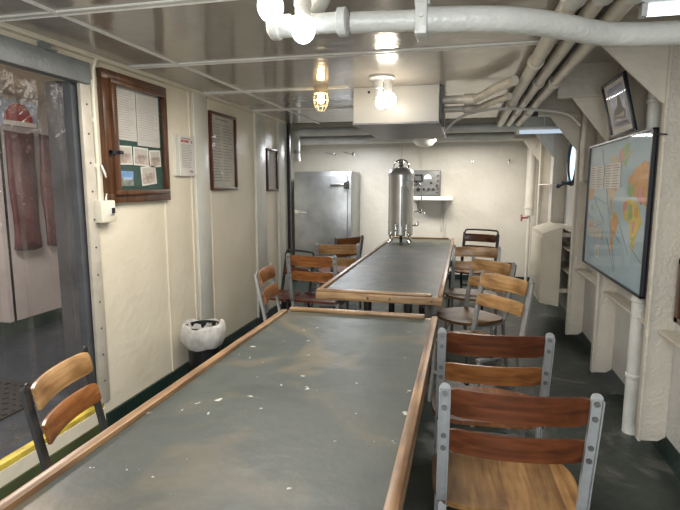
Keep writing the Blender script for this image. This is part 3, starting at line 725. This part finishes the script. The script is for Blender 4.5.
def seat_mesh(z=.45, th=.020):
    nx, ny = 18, 18; vs = []; fs = []
    def pt(u, v):
        # rounded-square blend, back y=.045, front y=.445
        y = .035+.415*v
        wv = .212*(1.15-.05*(1-v)**2)
        # corner rounding
        a, b_ = 2*u-1, 2*v-1
        e = 2.15 if b_ > 0 else 4.5
        k = (abs(a)**e+abs(b_)**e)**(1/e) if (a or b_) else 1
        mx = max(abs(a), abs(b_))
        s = mx/k if mx > 0 else 1
        x = a*s*wv; yy = .2375+b_*s*.2075
        dish = -.014*(1-(a*a))*(1-(b_-.1)**2) + .004*b_ - .010*max(0, b_-.7)/.3
        return x, yy, dish
    for side in (1, 0):
        for i in range(nx+1):
            for j in range(ny+1):
                x, y, d = pt(i/nx, j/ny); vs.append((x, y, z+d-(0 if side else th)))
    N = (nx+1)*(ny+1); R = ny+1
    for i in range(nx):
        for j in range(ny):
            a = i*R+j; fs.append((a, a+R, a+R+1, a+1)); a += N; fs.append((a, a+1, a+R+1, a+R))
    for i in range(nx):
        a = i*R; fs.append((a, a+N, a+N+R, a+R)); a += ny; fs.append((a, a+R, a+N+R, a+N))
    for j in range(ny):
        fs.append((j, j+1, N+j+1, N+j)); a = nx*R+j; fs.append((a, a+N, a+N+1, a+1))
    return MB().faces(vs, fs, None, True)
def make_chair(label, sm, lm, seatm, steel, hoop=False):
    t = thing('dining_chair', (0, 0, 0), label, 'chair', 'wood and steel dining chairs')
    HX = .210
    W_ = 2*HX-.026
    slat(MB(), .758, .852, -.001, -.019, W_, .030).build('back_slat', sm, t, world=False)
    slat(MB(), .628, .712, .026, .008, W_, .030).build('back_slat', lm, t, world=False)
    seat_mesh().build('seat', seatm, t, world=False)
    for s in (-1, 1):
        x = s*HX
        pts = [(x, -.026, .852), (x, -.012, .77), (x, .010, .66), (x, .030, .56), (x, .042, .49), (x, .056, .445), (x, .085, .425), (x, .13, .418), (x, .40, .418)]
        m = MB().sweep(pts, channel(), Vector((1, 0, 0)))
        m.lathe([(.017, -.0005), (.017, .005)], (x, -.0265, .852), 'Y', 18)
        ps = m.build('back_post', steel, t, world=False)
        for z, y in ((.838, -.0250), (.790, -.0170), (.692, .003), (.648, .0105)):
            MB().lathe([(.0085, -.0035), (.0085, 0), (.006, .002)], (x, y-.004, z), 'Y', 10).build('bolt', M['bolt'], ps, world=False)
        MB().sweep([(x*.98, .070, .43), (x*.99, .045, .22), (x, .0, .0)], channel(.026, .015), Vector((1, 0, 0))).build('leg', steel, t, world=False)
        MB().sweep([(x*.98, .385, .42), (x*.98, .40, .22), (x*.98, .425, .0)], channel(.026, .015), Vector((1, 0, 0))).build('leg', steel, t, world=False)
        MB().box((x-.010, .03, .13), (x-.002, .42, .15)).build('side_stretcher', steel, t, world=False)
    MB().box((-HX, .392, .20), (HX, .400, .222)).build('cross_stretcher', steel, t, world=False)
    MB().box((-HX, .04, .20), (HX, .046, .222)).build('cross_stretcher', steel, t, world=False)
    if hoop:
        MB().tube([(-HX, -.022, .80), (-HX, -.036, .885), (-HX+.03, -.04, .905), (HX-.03, -.04, .905), (HX, -.036, .885), (HX, -.022, .80)], .011, 8, smooth_path=1).build('top_hoop', steel, t, world=False)
    return t
protos = {}
def chair(x, y, deg, style, label):
    """x,y: middle of the back, deg: facing (0 = facing the far wall, + = turned left)"""
    sty = {'dark': ('slat_dark', 'slat_dark', 'seat_light', 'steel', False), 'mix': ('slat_dark', 'slat_mid', 'seat_mid', 'steel', False),
           'light': ('slat_light', 'slat_light', 'seat_light', 'steel', False), 'amber': ('slat_mid', 'slat_mid', 'seat_red', 'steel', False),
           'red': ('slat_dark', 'slat_dark', 'seat_red', 'steel_dark', True), 'honeydark': ('slat_light', 'slat_mid', 'seat_light', 'steel_dark', False)}[style]
    if style not in protos:
        o = make_chair(label, M[sty[0]], M[sty[1]], M[sty[2]], M[sty[3]], sty[4]); protos[style] = o
    else:
        o = copy_tree(protos[style])
    o['label'] = label; o.location = (x, y, 0); o.rotation_euler = (0, 0, math.radians(deg))
    return o
chair(.170, 1.515, 3, 'dark', 'nearest chair, dark back slats and honey plank seat, right of the near table')
chair(.136, 2.115, 4, 'mix', 'second chair from the camera on the right, dark upper slat and amber lower slat')
chair(.262, 3.46, 132, 'light', 'honey wooden chair turned towards the table gap, its back nearest the sloped cabinet')
chair(.215, 4.16, 134, 'light', 'honey wooden chair just behind the other turned one, seat swung towards the far table')
chair(.125, 5.05, 172, 'light', 'honey wooden chair square to the right edge of the far table, facing the camera')
chair(.20, 6.45, 158, 'red', 'dark red-brown chair with black hooped frame at the far end of the right row')
chair(-1.395, 1.50, -76, 'honeydark', 'honey wooden chair alone at the left side of the near table by the doorway').scale = (.93, .93, .93)
chair(-1.36, 3.40, -82, 'amber', 'amber chair turned sideways against the left wall past the bin')
chair(-1.25, 4.14, -3, 'amber', 'glossy amber chair facing the refrigerator at the near left corner of the far table')
chair(-1.24, 5.0, 10, 'light', 'pale honey chair halfway up the left side of the far table')
chair(-1.30, 5.72, 55, 'amber', 'amber chair farthest up the left side in front of the refrigerator')
chair(-1.60, 4.80, 155, 'red', 'dark red chair with black frame squeezed between the left wall and the amber chairs').scale = (.88, .88, .88)

# ------------------------------------------------------------------ urn, instrument, refrigerator
ux, uy, uz = -.745, 6.18, .767
U = thing('coffee_urn', (ux, uy, .75), 'tall polished stainless steel coffee urn standing on the far table', 'urn')
R_ = .150
MB().lathe([(R_*.9, .845), (R_, .86), (R_, 1.0), (R_*1.02, 1.0), (R_*1.02, 1.02), (R_, 1.02), (R_, 1.55), (R_*1.03, 1.55), (R_*1.03, 1.565)], (ux, uy, 0), 'Z', 40).build('body', M['urn'], U)
lid = MB().lathe([(R_*1.04, 1.565), (R_*1.03, 1.59), (R_*.9, 1.625), (R_*.55, 1.655), (R_*.3, 1.66), (.001, 1.665)], (ux, uy, 0), 'Z', 40).build('lid', M['urn'], U)
hm = MB().tube([(ux-.09, uy, 1.645), (ux-.08, uy, 1.71), (ux-.04, uy, 1.745), (ux+.04, uy, 1.745), (ux+.08, uy, 1.71), (ux+.09, uy, 1.645)], .009, 8, smooth_path=2)
hm.lathe([(.03, 1.66), (.025, 1.70), (.04, 1.705), (.035, 1.73)], (ux, uy-.02, 0), 'Z', 16)
hm.build('lid_handle', M['chrome'], lid)
for a in (45, 135, 225, 315):
    ca, sa = math.cos(math.radians(a)), math.sin(math.radians(a))
    MB().tube([(ux+.13*ca, uy+.13*sa, .90), (ux+.165*ca, uy+.165*sa, .86), (ux+.14*ca, uy+.14*sa, .80), (ux+.175*ca, uy+.175*sa, .762)], [.020, .014, .010, .016], 10).build('leg', M['chrome'], U)
for k, (dx, dy) in enumerate(((-.03, -.165), (.09, -.14))):
    tp = MB().tube([(ux+dx, uy+dy+.01, .93), (ux+dx, uy+dy-.06, .93), (ux+dx, uy+dy-.065, .86)], .012, 10, smooth_path=1).lathe([(.014, .93), (.01, .97), (.02, .975), (.018, .99)], (ux+dx, uy+dy-.045, 0), 'Z', 10)
    tp.build('tap', M['chrome'], U)
m = MB().tube([(ux+.03, uy-.165, .98), (ux+.03, uy-.185, .99), (ux+.03, uy-.185, 1.42), (ux+.03, uy-.165, 1.43)], .007, 8)
m.build('sight_gauge', M['chrome'], U)
m = MB().tube([(ux+.16, uy-.05, 1.45), (ux+.24, uy-.06, 1.45), (ux+.25, uy-.06, 1.40), (ux+.25, uy-.06, 1.15), (ux+.16, uy-.05, 1.13)], .007, 8)
m.sphere((ux+.215, uy-.06, 1.45), .022, n=10).sphere((ux+.24, uy-.07, 1.14), .024, n=10).box((ux+.20, uy-.07, 1.12), (ux+.30, uy-.06, 1.13)).lathe([(.02, 0), (.02, .02)], (ux+.29, uy-.07, 1.115), 'Z', 10).sphere((ux+.19, uy-.08, .98), .02, n=10).tube([(ux+.15, uy-.06, .97), (ux+.22, uy-.09, .98), (ux+.22, uy-.09, 1.02)], .009, 8)
m.build('valve_pipework', M['chrome'], U)
# pointed shield / fill funnel
MB().prism([(-.05, 1.50), (.05, 1.50), (.05, 1.45), (0, 1.37), (-.05, 1.45)], lambda u, v, d: (ux+.10+u*.7+d*.55, uy-.135+u*.7-d, v), 0, .03).build('badge_plate', M['chrome'], U)
MB().lathe([(.018, .757), (.018, .86)], (ux+.01, uy-.02, 0), 'Z', 12).build('drain', M['black'], U)

# shelf + instrument
sh = thing('wall_shelf', (-.48, 7.86, 1.19), 'white shelf on the far bulkhead under the grey instrument', 'shelf')
MB().box((-.80, 7.68, 1.225), (-.17, 8.0, 1.285), bev=.004).build('shelf_board', M['white'], sh)
for x in (-.70, -.30): MB().prism([(7.99, 1.225), (7.75, 1.225), (7.99, 1.02)], lambda u, v, d, x=x: (x+d, u, v), 0, .012).build('bracket', M['hull_lining'], sh)
ins = thing('radio_receiver', (-.565, 7.85, 1.286), 'dark grey radio receiver with dials and knobs on the white shelf', 'radio')
MB().box((-.79, 7.72, 1.286), (-.355, 7.98, 1.665), bev=.006).build('case', M['scope'], ins)
MB().box((-.775, 7.708, 1.30), (-.37, 7.721, 1.652), bev=.003).build('front_panel', paint('panel_grey', (.19, .19, .175), .4, .08, 0, 14), ins)
iq = lambda u, v: (-.79+.435*u, 1.665-.38*v)
m = MB()
x, z = iq(.24, .30)
MB().box((x-.075, 7.700, z-.055), (x+.075, 7.710, z+.055), M['black']).box((x-.045, 7.697, z-.035), (x+.05, 7.701, z+.03), M['scope']).build('display_window', None, ins)
x, z = iq(.58, .26)
MB().prism([(.055*math.cos(a*PI/12), .05*math.sin(a*PI/12)-.01) for a in range(13)] + [(-.055, -.03), (.055, -.03)], lambda u, v, d: (x+u, 7.708-d, z+v), 0, .006, M['dial']).build('meter_dial', None, ins)
for (u, v, r) in ((.06, .75, .018), (.27, .74, .028), (.45, .73, .018), (.62, .73, .018), (.78, .73, .018), (.70, .48, .016), (.93, .2, .01), (.93, .4, .01), (.90, .58, .014), (.94, .70, .01), (.92, .85, .01), (.22, .45, .018)):
    x, z = iq(u, v)
    MB().lathe([(r*.7, -.028), (r, -.02), (r, 0)], (x, 7.708, z), 'Y', 14).build('knob', M['black'], ins)
m = MB().tube([(-.335, 7.985, 1.22), (-.335, 7.985, .75)], .008, 8).tube([(-.29, 7.985, 1.22), (-.29, 7.985, .62)], .011, 8)
tag(m.build('shelf_conduits', M['cream_cool']), 'pair of thin conduits running down below the white shelf', 'conduit')
tag(MB().tube([(-.98, 7.985, 2.1), (-.98, 7.985, 1.45)], .010, 8).box((-1.01, 7.95, 1.38), (-.95, 7.995, 1.50)).tube([(-.72, 7.985, 2.1), (-.66, 7.985, 1.72)], .008, 8).build('wall_conduit', M['box_paint']), 'thin conduit and small box on the bulkhead left of the urn', 'conduit')
for i, (x, z) in enumerate(((-2.02, 1.93), (-1.72, 1.93), (.10, 1.80), (.62, 1.80))):
    m = MB().lathe([(.018, 0), (.018, -.008)], (x, 8.0, z), 'Y', 10).tube([(x, 7.995, z), (x, 7.93, z-.02), (x, 7.91, z+.03)], .006, 8)
    if i < 2: m.tube([(x, 7.97, z-.01), (x-.16, 7.97, z+.035)], .005, 6)
    tag(m.build('coat_hook', M['chrome']), ['hook above the left half of the refrigerator', 'hook above the right half of the refrigerator', 'hook right of the instrument on the bare bulkhead', 'hook on the bare bulkhead nearest the far pipe'][i], 'hook')

fx0, fx1, fy0, fy1, fz = -2.47, -1.60, 7.25, 7.92, 1.645
F_ = thing('refrigerator', ((fx0+fx1)/2, (fy0+fy1)/2, 0), 'grey steel refrigerator with chrome latch against the far bulkhead', 'refrigerator')
MB().box((fx0, fy0+.03, .08), (fx1, fy1, fz), bev=.008).box((fx0+.02, fy0+.06, 0), (fx1-.02, fy1-.03, .085)).build('cabinet', M['fridge'], F_)
dr = MB().box((fx0+.045, fy0-.005, .14), (fx1-.05, fy0+.04, fz-.05), bev=.012).build('door', M['fridge'], F_)
MB().box((fx0+.02, fy0-.02, 1.03), (fx0+.10, fy0, 1.085), bev=.004).tube([(fx0+.08, fy0-.03, 1.055), (fx0+.22, fy0-.05, 1.05)], .012, 8).lathe([(.026, 0), (.026, .03)], (fx0+.07, fy0-.04, 1.055), 'Y', 14).build('latch_handle', M['chrome'], dr)
MB().tube([(fx1-.03, fy0-.01, 1.46), (fx1-.30, fy0-.02, 1.45)], .011, 8).prism([(-.06, -.05), (.02, -.06), (.02, .06), (-.06, .03)], lambda u, v, d: (fx1-.04+u, fy0-.008-d, 1.45+v), 0, .02).build('hinge', M['chrome'], F_)
MB().tube([(fx1-.03, fy0-.01, .5), (fx1-.30, fy0-.02, .49)], .011, 8).prism([(-.06, -.05), (.02, -.06), (.02, .06), (-.06, .03)], lambda u, v, d: (fx1-.04+u, fy0-.008-d, .49+v), 0, .02).build('hinge', M['chrome'], F_)
trim(MB().box((-2.10, 5.56, 0), (-1.935, 5.60, 2.15)), M['black'], 'dark strip standing in for the shaded gap where the left wall ends')  # black strip in place of the shade past the wall end

# ------------------------------------------------------------------ pipes overhead
cz = 1.948; cr = .038
cp = thing('cross_pipe', (-.2, 1.65, cz-cr), 'large white lagged pipe crossing under the deckhead with a flanged left end', 'pipe')
MB().tube([(-.36, 1.622, cz), (-.13, 1.655, cz)], .031, 16).tube([(-.14, 1.653, cz), (-.10, 1.66, cz), (.05, 1.685, cz), (.18, 1.74, cz), (.30, 1.83, cz), (.40, 1.92, cz), (.52, 1.975, cz), (.8, 1.99, cz), (1.05, 2.0, cz)], cr, 18, smooth_path=2).build('lagging', M['pipe_white'], cp)
MB().lathe([(.022, 0), (.036, .008), (.040, .014), (.040, .035), (.034, .042), (.034, .075), (.028, .08), (.028, .10), (.042, .105), (.042, .13), (.034, .14), (.030, .15), (.030, .225), (.042, .23), (.042, .255), (.031, .26)], (-.625, 1.61, cz), 'X', 20).build('flanged_end', M['pipe_white'], cp)
MB().box((-.16, 1.60, cz-.052), (-.125, 1.705, cz+.05), bev=.004).box((-.165, 1.63, cz+.04), (-.12, 1.68, CEIL)).lathe([(.008, 0), (.008, .01)], (-.142, 1.592, cz), 'Y', 8).build('hanger', M['pipe_white'], cp)
MB().tube([(-.55, 1.66, cz+.01), (-.53, 1.74, cz+.07), (-.50, 1.80, cz+.13), (-.50, 1.82, CEIL)], .03, 14, smooth_path=2).build('branch', M['pipe_white'], cp)
longs = [(.345, .035, 'left'), (.437, .030, 'middle'), (.535, .032, 'right')]
for i, (x, r, w_) in enumerate(longs):
    lp = thing('overhead_pipe', (x, 3, 2.05), '%s one of three long cream pipes running under the deckhead' % w_, 'pipe', 'long pipes under the deckhead')
    zc = CEIL-.05
    MB().tube([(x, -1.5, zc-.004), (x, 2.0, zc-.004)], r+.012, 16).build('lagging', M['pipe_white'], lp)
    m = MB().tube([(x, 1.98, zc), (x, 5.65, zc), (x, 5.95, zc), (x, 6.05, zc+.2), (x, 6.05, 2.48)], r, 16, smooth_path=2)
    for y in ((3.0, 4.4) if i == 0 else (3.6, 5.0)): m.lathe([(r+.002, -.03), (r+.008, -.025), (r+.008, .025), (r+.002, .03)], (x, y, zc), 'Y', 16)
    m.build('pipe_run', M['pipe'], lp)
m = MB().box((.575, -1.5, CEIL-.03), (.60, 5.6, CEIL-.0))
trim(m, M['beam'], 'dark brown-cream rail on the deckhead right of the long pipes')
# two lagged stubs from hood to the left pipe
for i, (y0, y1, z, r) in enumerate(((3.92, 3.60, 2.065, .030), (4.15, 3.95, 2.03, .024))):
    m = MB().tube([(-.18, y0, z), (-.02, y0, z), (.08, y0-.02, z), (.16, y1, z+.01), (.27, y1-.25, z+.01)], r, 14, smooth_path=2)
    m.lathe([(r+.002, 0), (r+.009, .006), (r+.009, .09), (r+.002, .096)], (-.03, y0, z), 'X', 14)
    tag(m.build('branch_pipe', M['pipe']), ['upper lagged branch pipe leaving the right side of the hood', 'lower lagged branch pipe leaving the right side of the hood'][i], 'pipe')
m = MB().tube([(-.175, 4.42, 1.90), (-.05, 4.30, 2.0), (.15, 4.25, 2.035), (.33, 4.28, 2.04), (.60, 4.45, 2.04), (.80, 4.56, 2.025), (.90, 4.60, 1.93)], .011, 10, smooth_path=3)
tag(m.build('cable', M['cable']), 'thin white cable looping from the hood across to the hull frames', 'cable')

# hood
hx0, hx1, hy0, hy1, hz0 = -.812, -.195, 3.76, 4.93, 1.885
H_ = thing('ventilation_box', ((hx0+hx1)/2, (hy0+hy1)/2, hz0), 'large pale grey sheet-metal box fixed to the deckhead', 'ventilation box')
MB().box((hx0, hy0, hz0+.012), (hx1, hy1, CEIL), bev=.004).build('casing', M['hood'], H_)
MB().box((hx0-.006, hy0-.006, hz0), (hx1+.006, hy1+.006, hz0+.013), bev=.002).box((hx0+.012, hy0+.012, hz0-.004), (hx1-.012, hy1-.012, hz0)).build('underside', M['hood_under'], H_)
MB().lathe([(.010, 0), (.010, .006)], (hx0+.115, hy0-.006, CEIL-.035), 'Y', 10).build('screw_hole', M['black'], H_)
MB().box((hx1+.001, hy0+.04, hz0+.03), (hx1+.016, hy0+.55, CEIL-.005)).build('side_opening', M['black'], H_)

# back pipes
m = MB().tube([(1.0, 6.5, 2.13), (-2.05, 6.5, 2.13), (-2.17, 6.5, 2.13), (-2.17, 6.5, 2.0), (-2.17, 6.5, 1.86)], .052, 18, smooth_path=2)
m.lathe([(.058, 1.76), (.058, 1.80), (.052, 1.80), (.052, 1.90)], (-2.17, 6.5, 0), 'Z', 18)
tag(m.build('elbowed_pipe', M['pipe_white']), 'large white horizontal pipe turning down at the far left corner', 'pipe')
tag(MB().tube([(-2.6, 7.75, 2.13), (1.0, 7.75, 2.13)], .062, 18).build('header_pipe', M['pipe_white']), 'thick white pipe along the top of the far bulkhead', 'pipe')
m = MB().tube([(.90, 7.72, 2.06), (.90, 7.72, 1.02)], .062, 18)
m.lathe([(.07, 1.12), (.07, 1.15)], (.90, 7.72, 0), 'Z', 18).tube([(.90, 7.72, 1.04), (.90, 7.72, .5), (.90, 7.72, 0)], .022, 10)
vp = thing('standpipe', (.90, 7.72, 0), 'cream vertical pipe with a red valve in the far right corner', 'pipe')
m.build('pipe_run', M['pipe'], vp)
MB().tube([(.90, 7.72, .985), (.80, 7.70, .985)], .012, 8).lathe([(.045, -.008), (.05, 0), (.045, .008)], (.80, 7.70, .985), 'X', 14).build('valve_wheel', M['red'], vp)
# sloped cabinet
cb = thing('wall_cabinet', (.87, 5.75, .28), 'cream metal cabinet with sloping top fixed below the porthole', 'cabinet')
MB().prism([(.75, .30), (.925, .27), (.925, 1.05), (.75, .985)], lambda u, v, d: (u, 5.25+d, v), 0, .80).build('carcass', M['cabinet'], cb)
MB().prism([(.772, .33), (.905, .31), (.905, 1.015), (.772, .965)], lambda u, v, d: (u, 5.25-d, v), 0, .010).build('end_panel', M['cabinet'], cb)
MB().box((.740, 5.30, .34), (.752, 6.0, .94), bev=.004).build('door', M['cabinet'], cb)
for yb, zb in ((5.3, .4), (5.95, .4), (5.3, .95), (5.95, .95)): MB().box((.90, yb, zb), (1.06, yb+.03, zb+.04)).build('bracket', M['hull'], cb)

# ------------------------------------------------------------------ lights
def bulb(x, y, z, label, mat, r=.037, stem='pipe'):
    t = thing('bulb_lamp', (x, y, z-r), label, 'lamp')
    MB().sphere((x, y, z), r, sc=(1, 1, 1.15), n=16).build('bulb', mat, t)
    MB().lathe([(.022, z+r+.028), (.024, z+r+.01), (.020, z+r-.006)], (x, y, 0), 'Z', 16).tube([(x, y, z+r+.025), (x, y, CEIL)], .026, 14).lathe([(.045, CEIL-.015), (.05, CEIL)], (x, y, 0), 'Z', 16).build('lamp_holder', M[stem], t)
    return t
bulb(-.485, 1.53, 1.912, 'bare lit bulb hanging in front of the flanged pipe end, right of two', M['bulb_cool'])
bulb(-.545, 1.42, 1.945, 'bare lit bulb at the top edge, left of two by the flanged pipe', M['bulb_cool'], stem='pipe_white')
g_ = thing('caged_lamp', (-1.03, 3.66, CEIL-.16), 'lit warm bulkhead lamp in a wire guard left of the ventilation box', 'lamp')
MB().lathe([(.055, CEIL), (.055, CEIL-.015), (.04, CEIL-.03), (.04, CEIL-.045)], (-1.03, 3.66, 0), 'Z', 20).build('base', M['brass'], g_)
MB().sphere((-1.03, 3.66, CEIL-.085), .026, sc=(1, 1, 1.3), n=14).build('bulb', M['bulb_warm'], g_)
m = MB()
for k in range(8):
    a = k*PI/4; m.tube([(-1.03+.050*math.cos(a), 3.66+.050*math.sin(a), CEIL-.035), (-1.03+.056*math.cos(a), 3.66+.056*math.sin(a), CEIL-.12), (-1.03+.022*math.cos(a), 3.66+.022*math.sin(a), CEIL-.175)], .0032, 6, smooth_path=1)
for z, r in ((CEIL-.045, .052), (CEIL-.085, .055), (CEIL-.13, .050), (CEIL-.172, .022)): m.tube([(-1.03+r*math.cos(k*PI/10), 3.66+r*math.sin(k*PI/10), z) for k in range(21)], .0032, 6)
m.build('wire_guard', M['brass'], g_)
t = thing('bulb_lamp', (-.56, 3.5, 1.93), 'bright warm bulb on a round ceiling base in front of the ventilation box', 'lamp')
bx, by = -.54, 3.42
MB().lathe([(.085, CEIL), (.085, CEIL-.012), (.06, CEIL-.02)], (bx-.01, by, 0), 'Z', 24).lathe([(.028, CEIL-.015), (.028, CEIL-.075), (.022, CEIL-.08), (.022, CEIL-.13)], (bx-.03, by, 0), 'Z', 14).lathe([(.025, CEIL-.015), (.025, CEIL-.10)], (bx+.03, by, 0), 'Z', 14).build('lamp_holder', M['white'], t)
MB().sphere((bx-.012, by, CEIL-.165), .038, sc=(1.0, 1, 1.0), n=16).build('bulb', M['bulb_hood'], t)
MB().sphere((bx+.040, by, CEIL-.150), .045, sc=(1.0, 1, 1.1), n=16).build('bulb', M['bulb_hood'], t)
dm = thing('dome_lamp', (-.54, 6.95, 1.95), 'unlit white dome lamp under the far deckhead above the urn', 'lamp')
MB().lathe([(.155, 2.08), (.16, 2.06), (.15, 2.02), (.11, 1.975), (.06, 1.952), (.001, 1.95)], (-.54, 6.95, 0), 'Z', 28).build('diffuser', M['dome'], dm)
MB().lathe([(.06, 2.08), (.06, 2.48)], (-.54, 6.95, 0), 'Z', 18).build('stem', M['white'], dm)
# fluorescent fixtures
def fluoro(x0, x1, y, z, label, mat, topz):
    t = thing('tube_lamp', ((x0+x1)/2, y, z), label, 'lamp')
    MB().box((x0-.02, y-.035, z+.022), (x1+.02, y+.035, z+.05), bev=.004).box((x0-.02, y-.02, z-.02), (x0, y+.02, z+.03)).box((x1, y-.02, z-.02), (x1+.02, y+.02, z+.03)).build('fitting', M['white'], t)
    MB().tube([(x0, y, z), (x1, y, z)], .019, 12).build('tube', mat, t)
    MB().tube([((x0+x1)/2, y, z+.045), ((x0+x1)/2, y, topz)], .008, 8).build('hanger', M['white'], t)
fluoro(.52, 1.0, 5.62, 1.985, 'slim bluish fluorescent tube near the porthole', M['tube'], CEIL+.1)
fluoro(.63, .90, 2.20, 2.085, 'fluorescent fitting cut off at the top right corner', M['tube_hot'], CEIL+.12)

def area(name, loc, rot, sx, sy, power, col):
    l = bpy.data.lights.new(name, 'AREA'); l.shape = 'RECTANGLE'; l.size = sx; l.size_y = sy; l.energy = power; l.color = col
    o = bpy.data.objects.new(name, l); C.objects.link(o); o.location = loc; o.rotation_euler = rot; return o
area('fill_light_near', (-.1, -.6, 2.12), (0, 0, 0), 1.6, .8, 34, (.88, .94, 1.0))  # added soft overhead fill behind the camera, no fixture
area('fill_light_galley', (-1.6, 6.9, 2.04), (0, 0, 0), .5, .4, 22, (.92, .95, 1.0))  # added unseen fill over the refrigerator corner
area('fill_light_aft', (.0, 6.9, 2.04), (0, 0, 0), .8, .3, 22, (1.0, .95, .88))  # added unseen fill for the far bulkhead
area('fill_light_mid', (-1.0, 2.2, 2.12), (0, 0, 0), .9, 1.6, 26, (1.0, .95, .86))  # added unseen fill over the near table and left wall
area('fill_light_front_wall', (.1, -1.5, 1.35), (math.radians(90), 0, 0), 1.4, 1.5, 34, (.90, .95, 1.0))  # added frontal fill for frames, pipes and chair posts; no door here
area('passage_lamp', (-3.2, 2.6, 2.27), (0, 0, 0), .8, .8, 48, (1.0, .90, .80))

w = bpy.data.worlds.new('world'); bpy.context.scene.world = w; w.use_nodes = True
w.node_tree.nodes['Background'].inputs['Color'].default_value = (.75, .85, 1, 1); w.node_tree.nodes['Background'].inputs['Strength'].default_value = .4

# ------------------------------------------------------------------ camera
cam = bpy.data.cameras.new('camera'); co = bpy.data.objects.new('camera', cam); C.objects.link(co)
cam.sensor_width = 36; cam.lens = 36*510/680; cam.clip_start = .02
co.location = (0, 0, 1.45)
co.rotation_euler = (math.radians(90-7.815), 0, math.radians(13.648))
bpy.context.scene.camera = co
vs_ = bpy.context.scene.view_settings
vs_.view_transform = 'Standard'; vs_.look = 'None'; vs_.exposure = 0.88
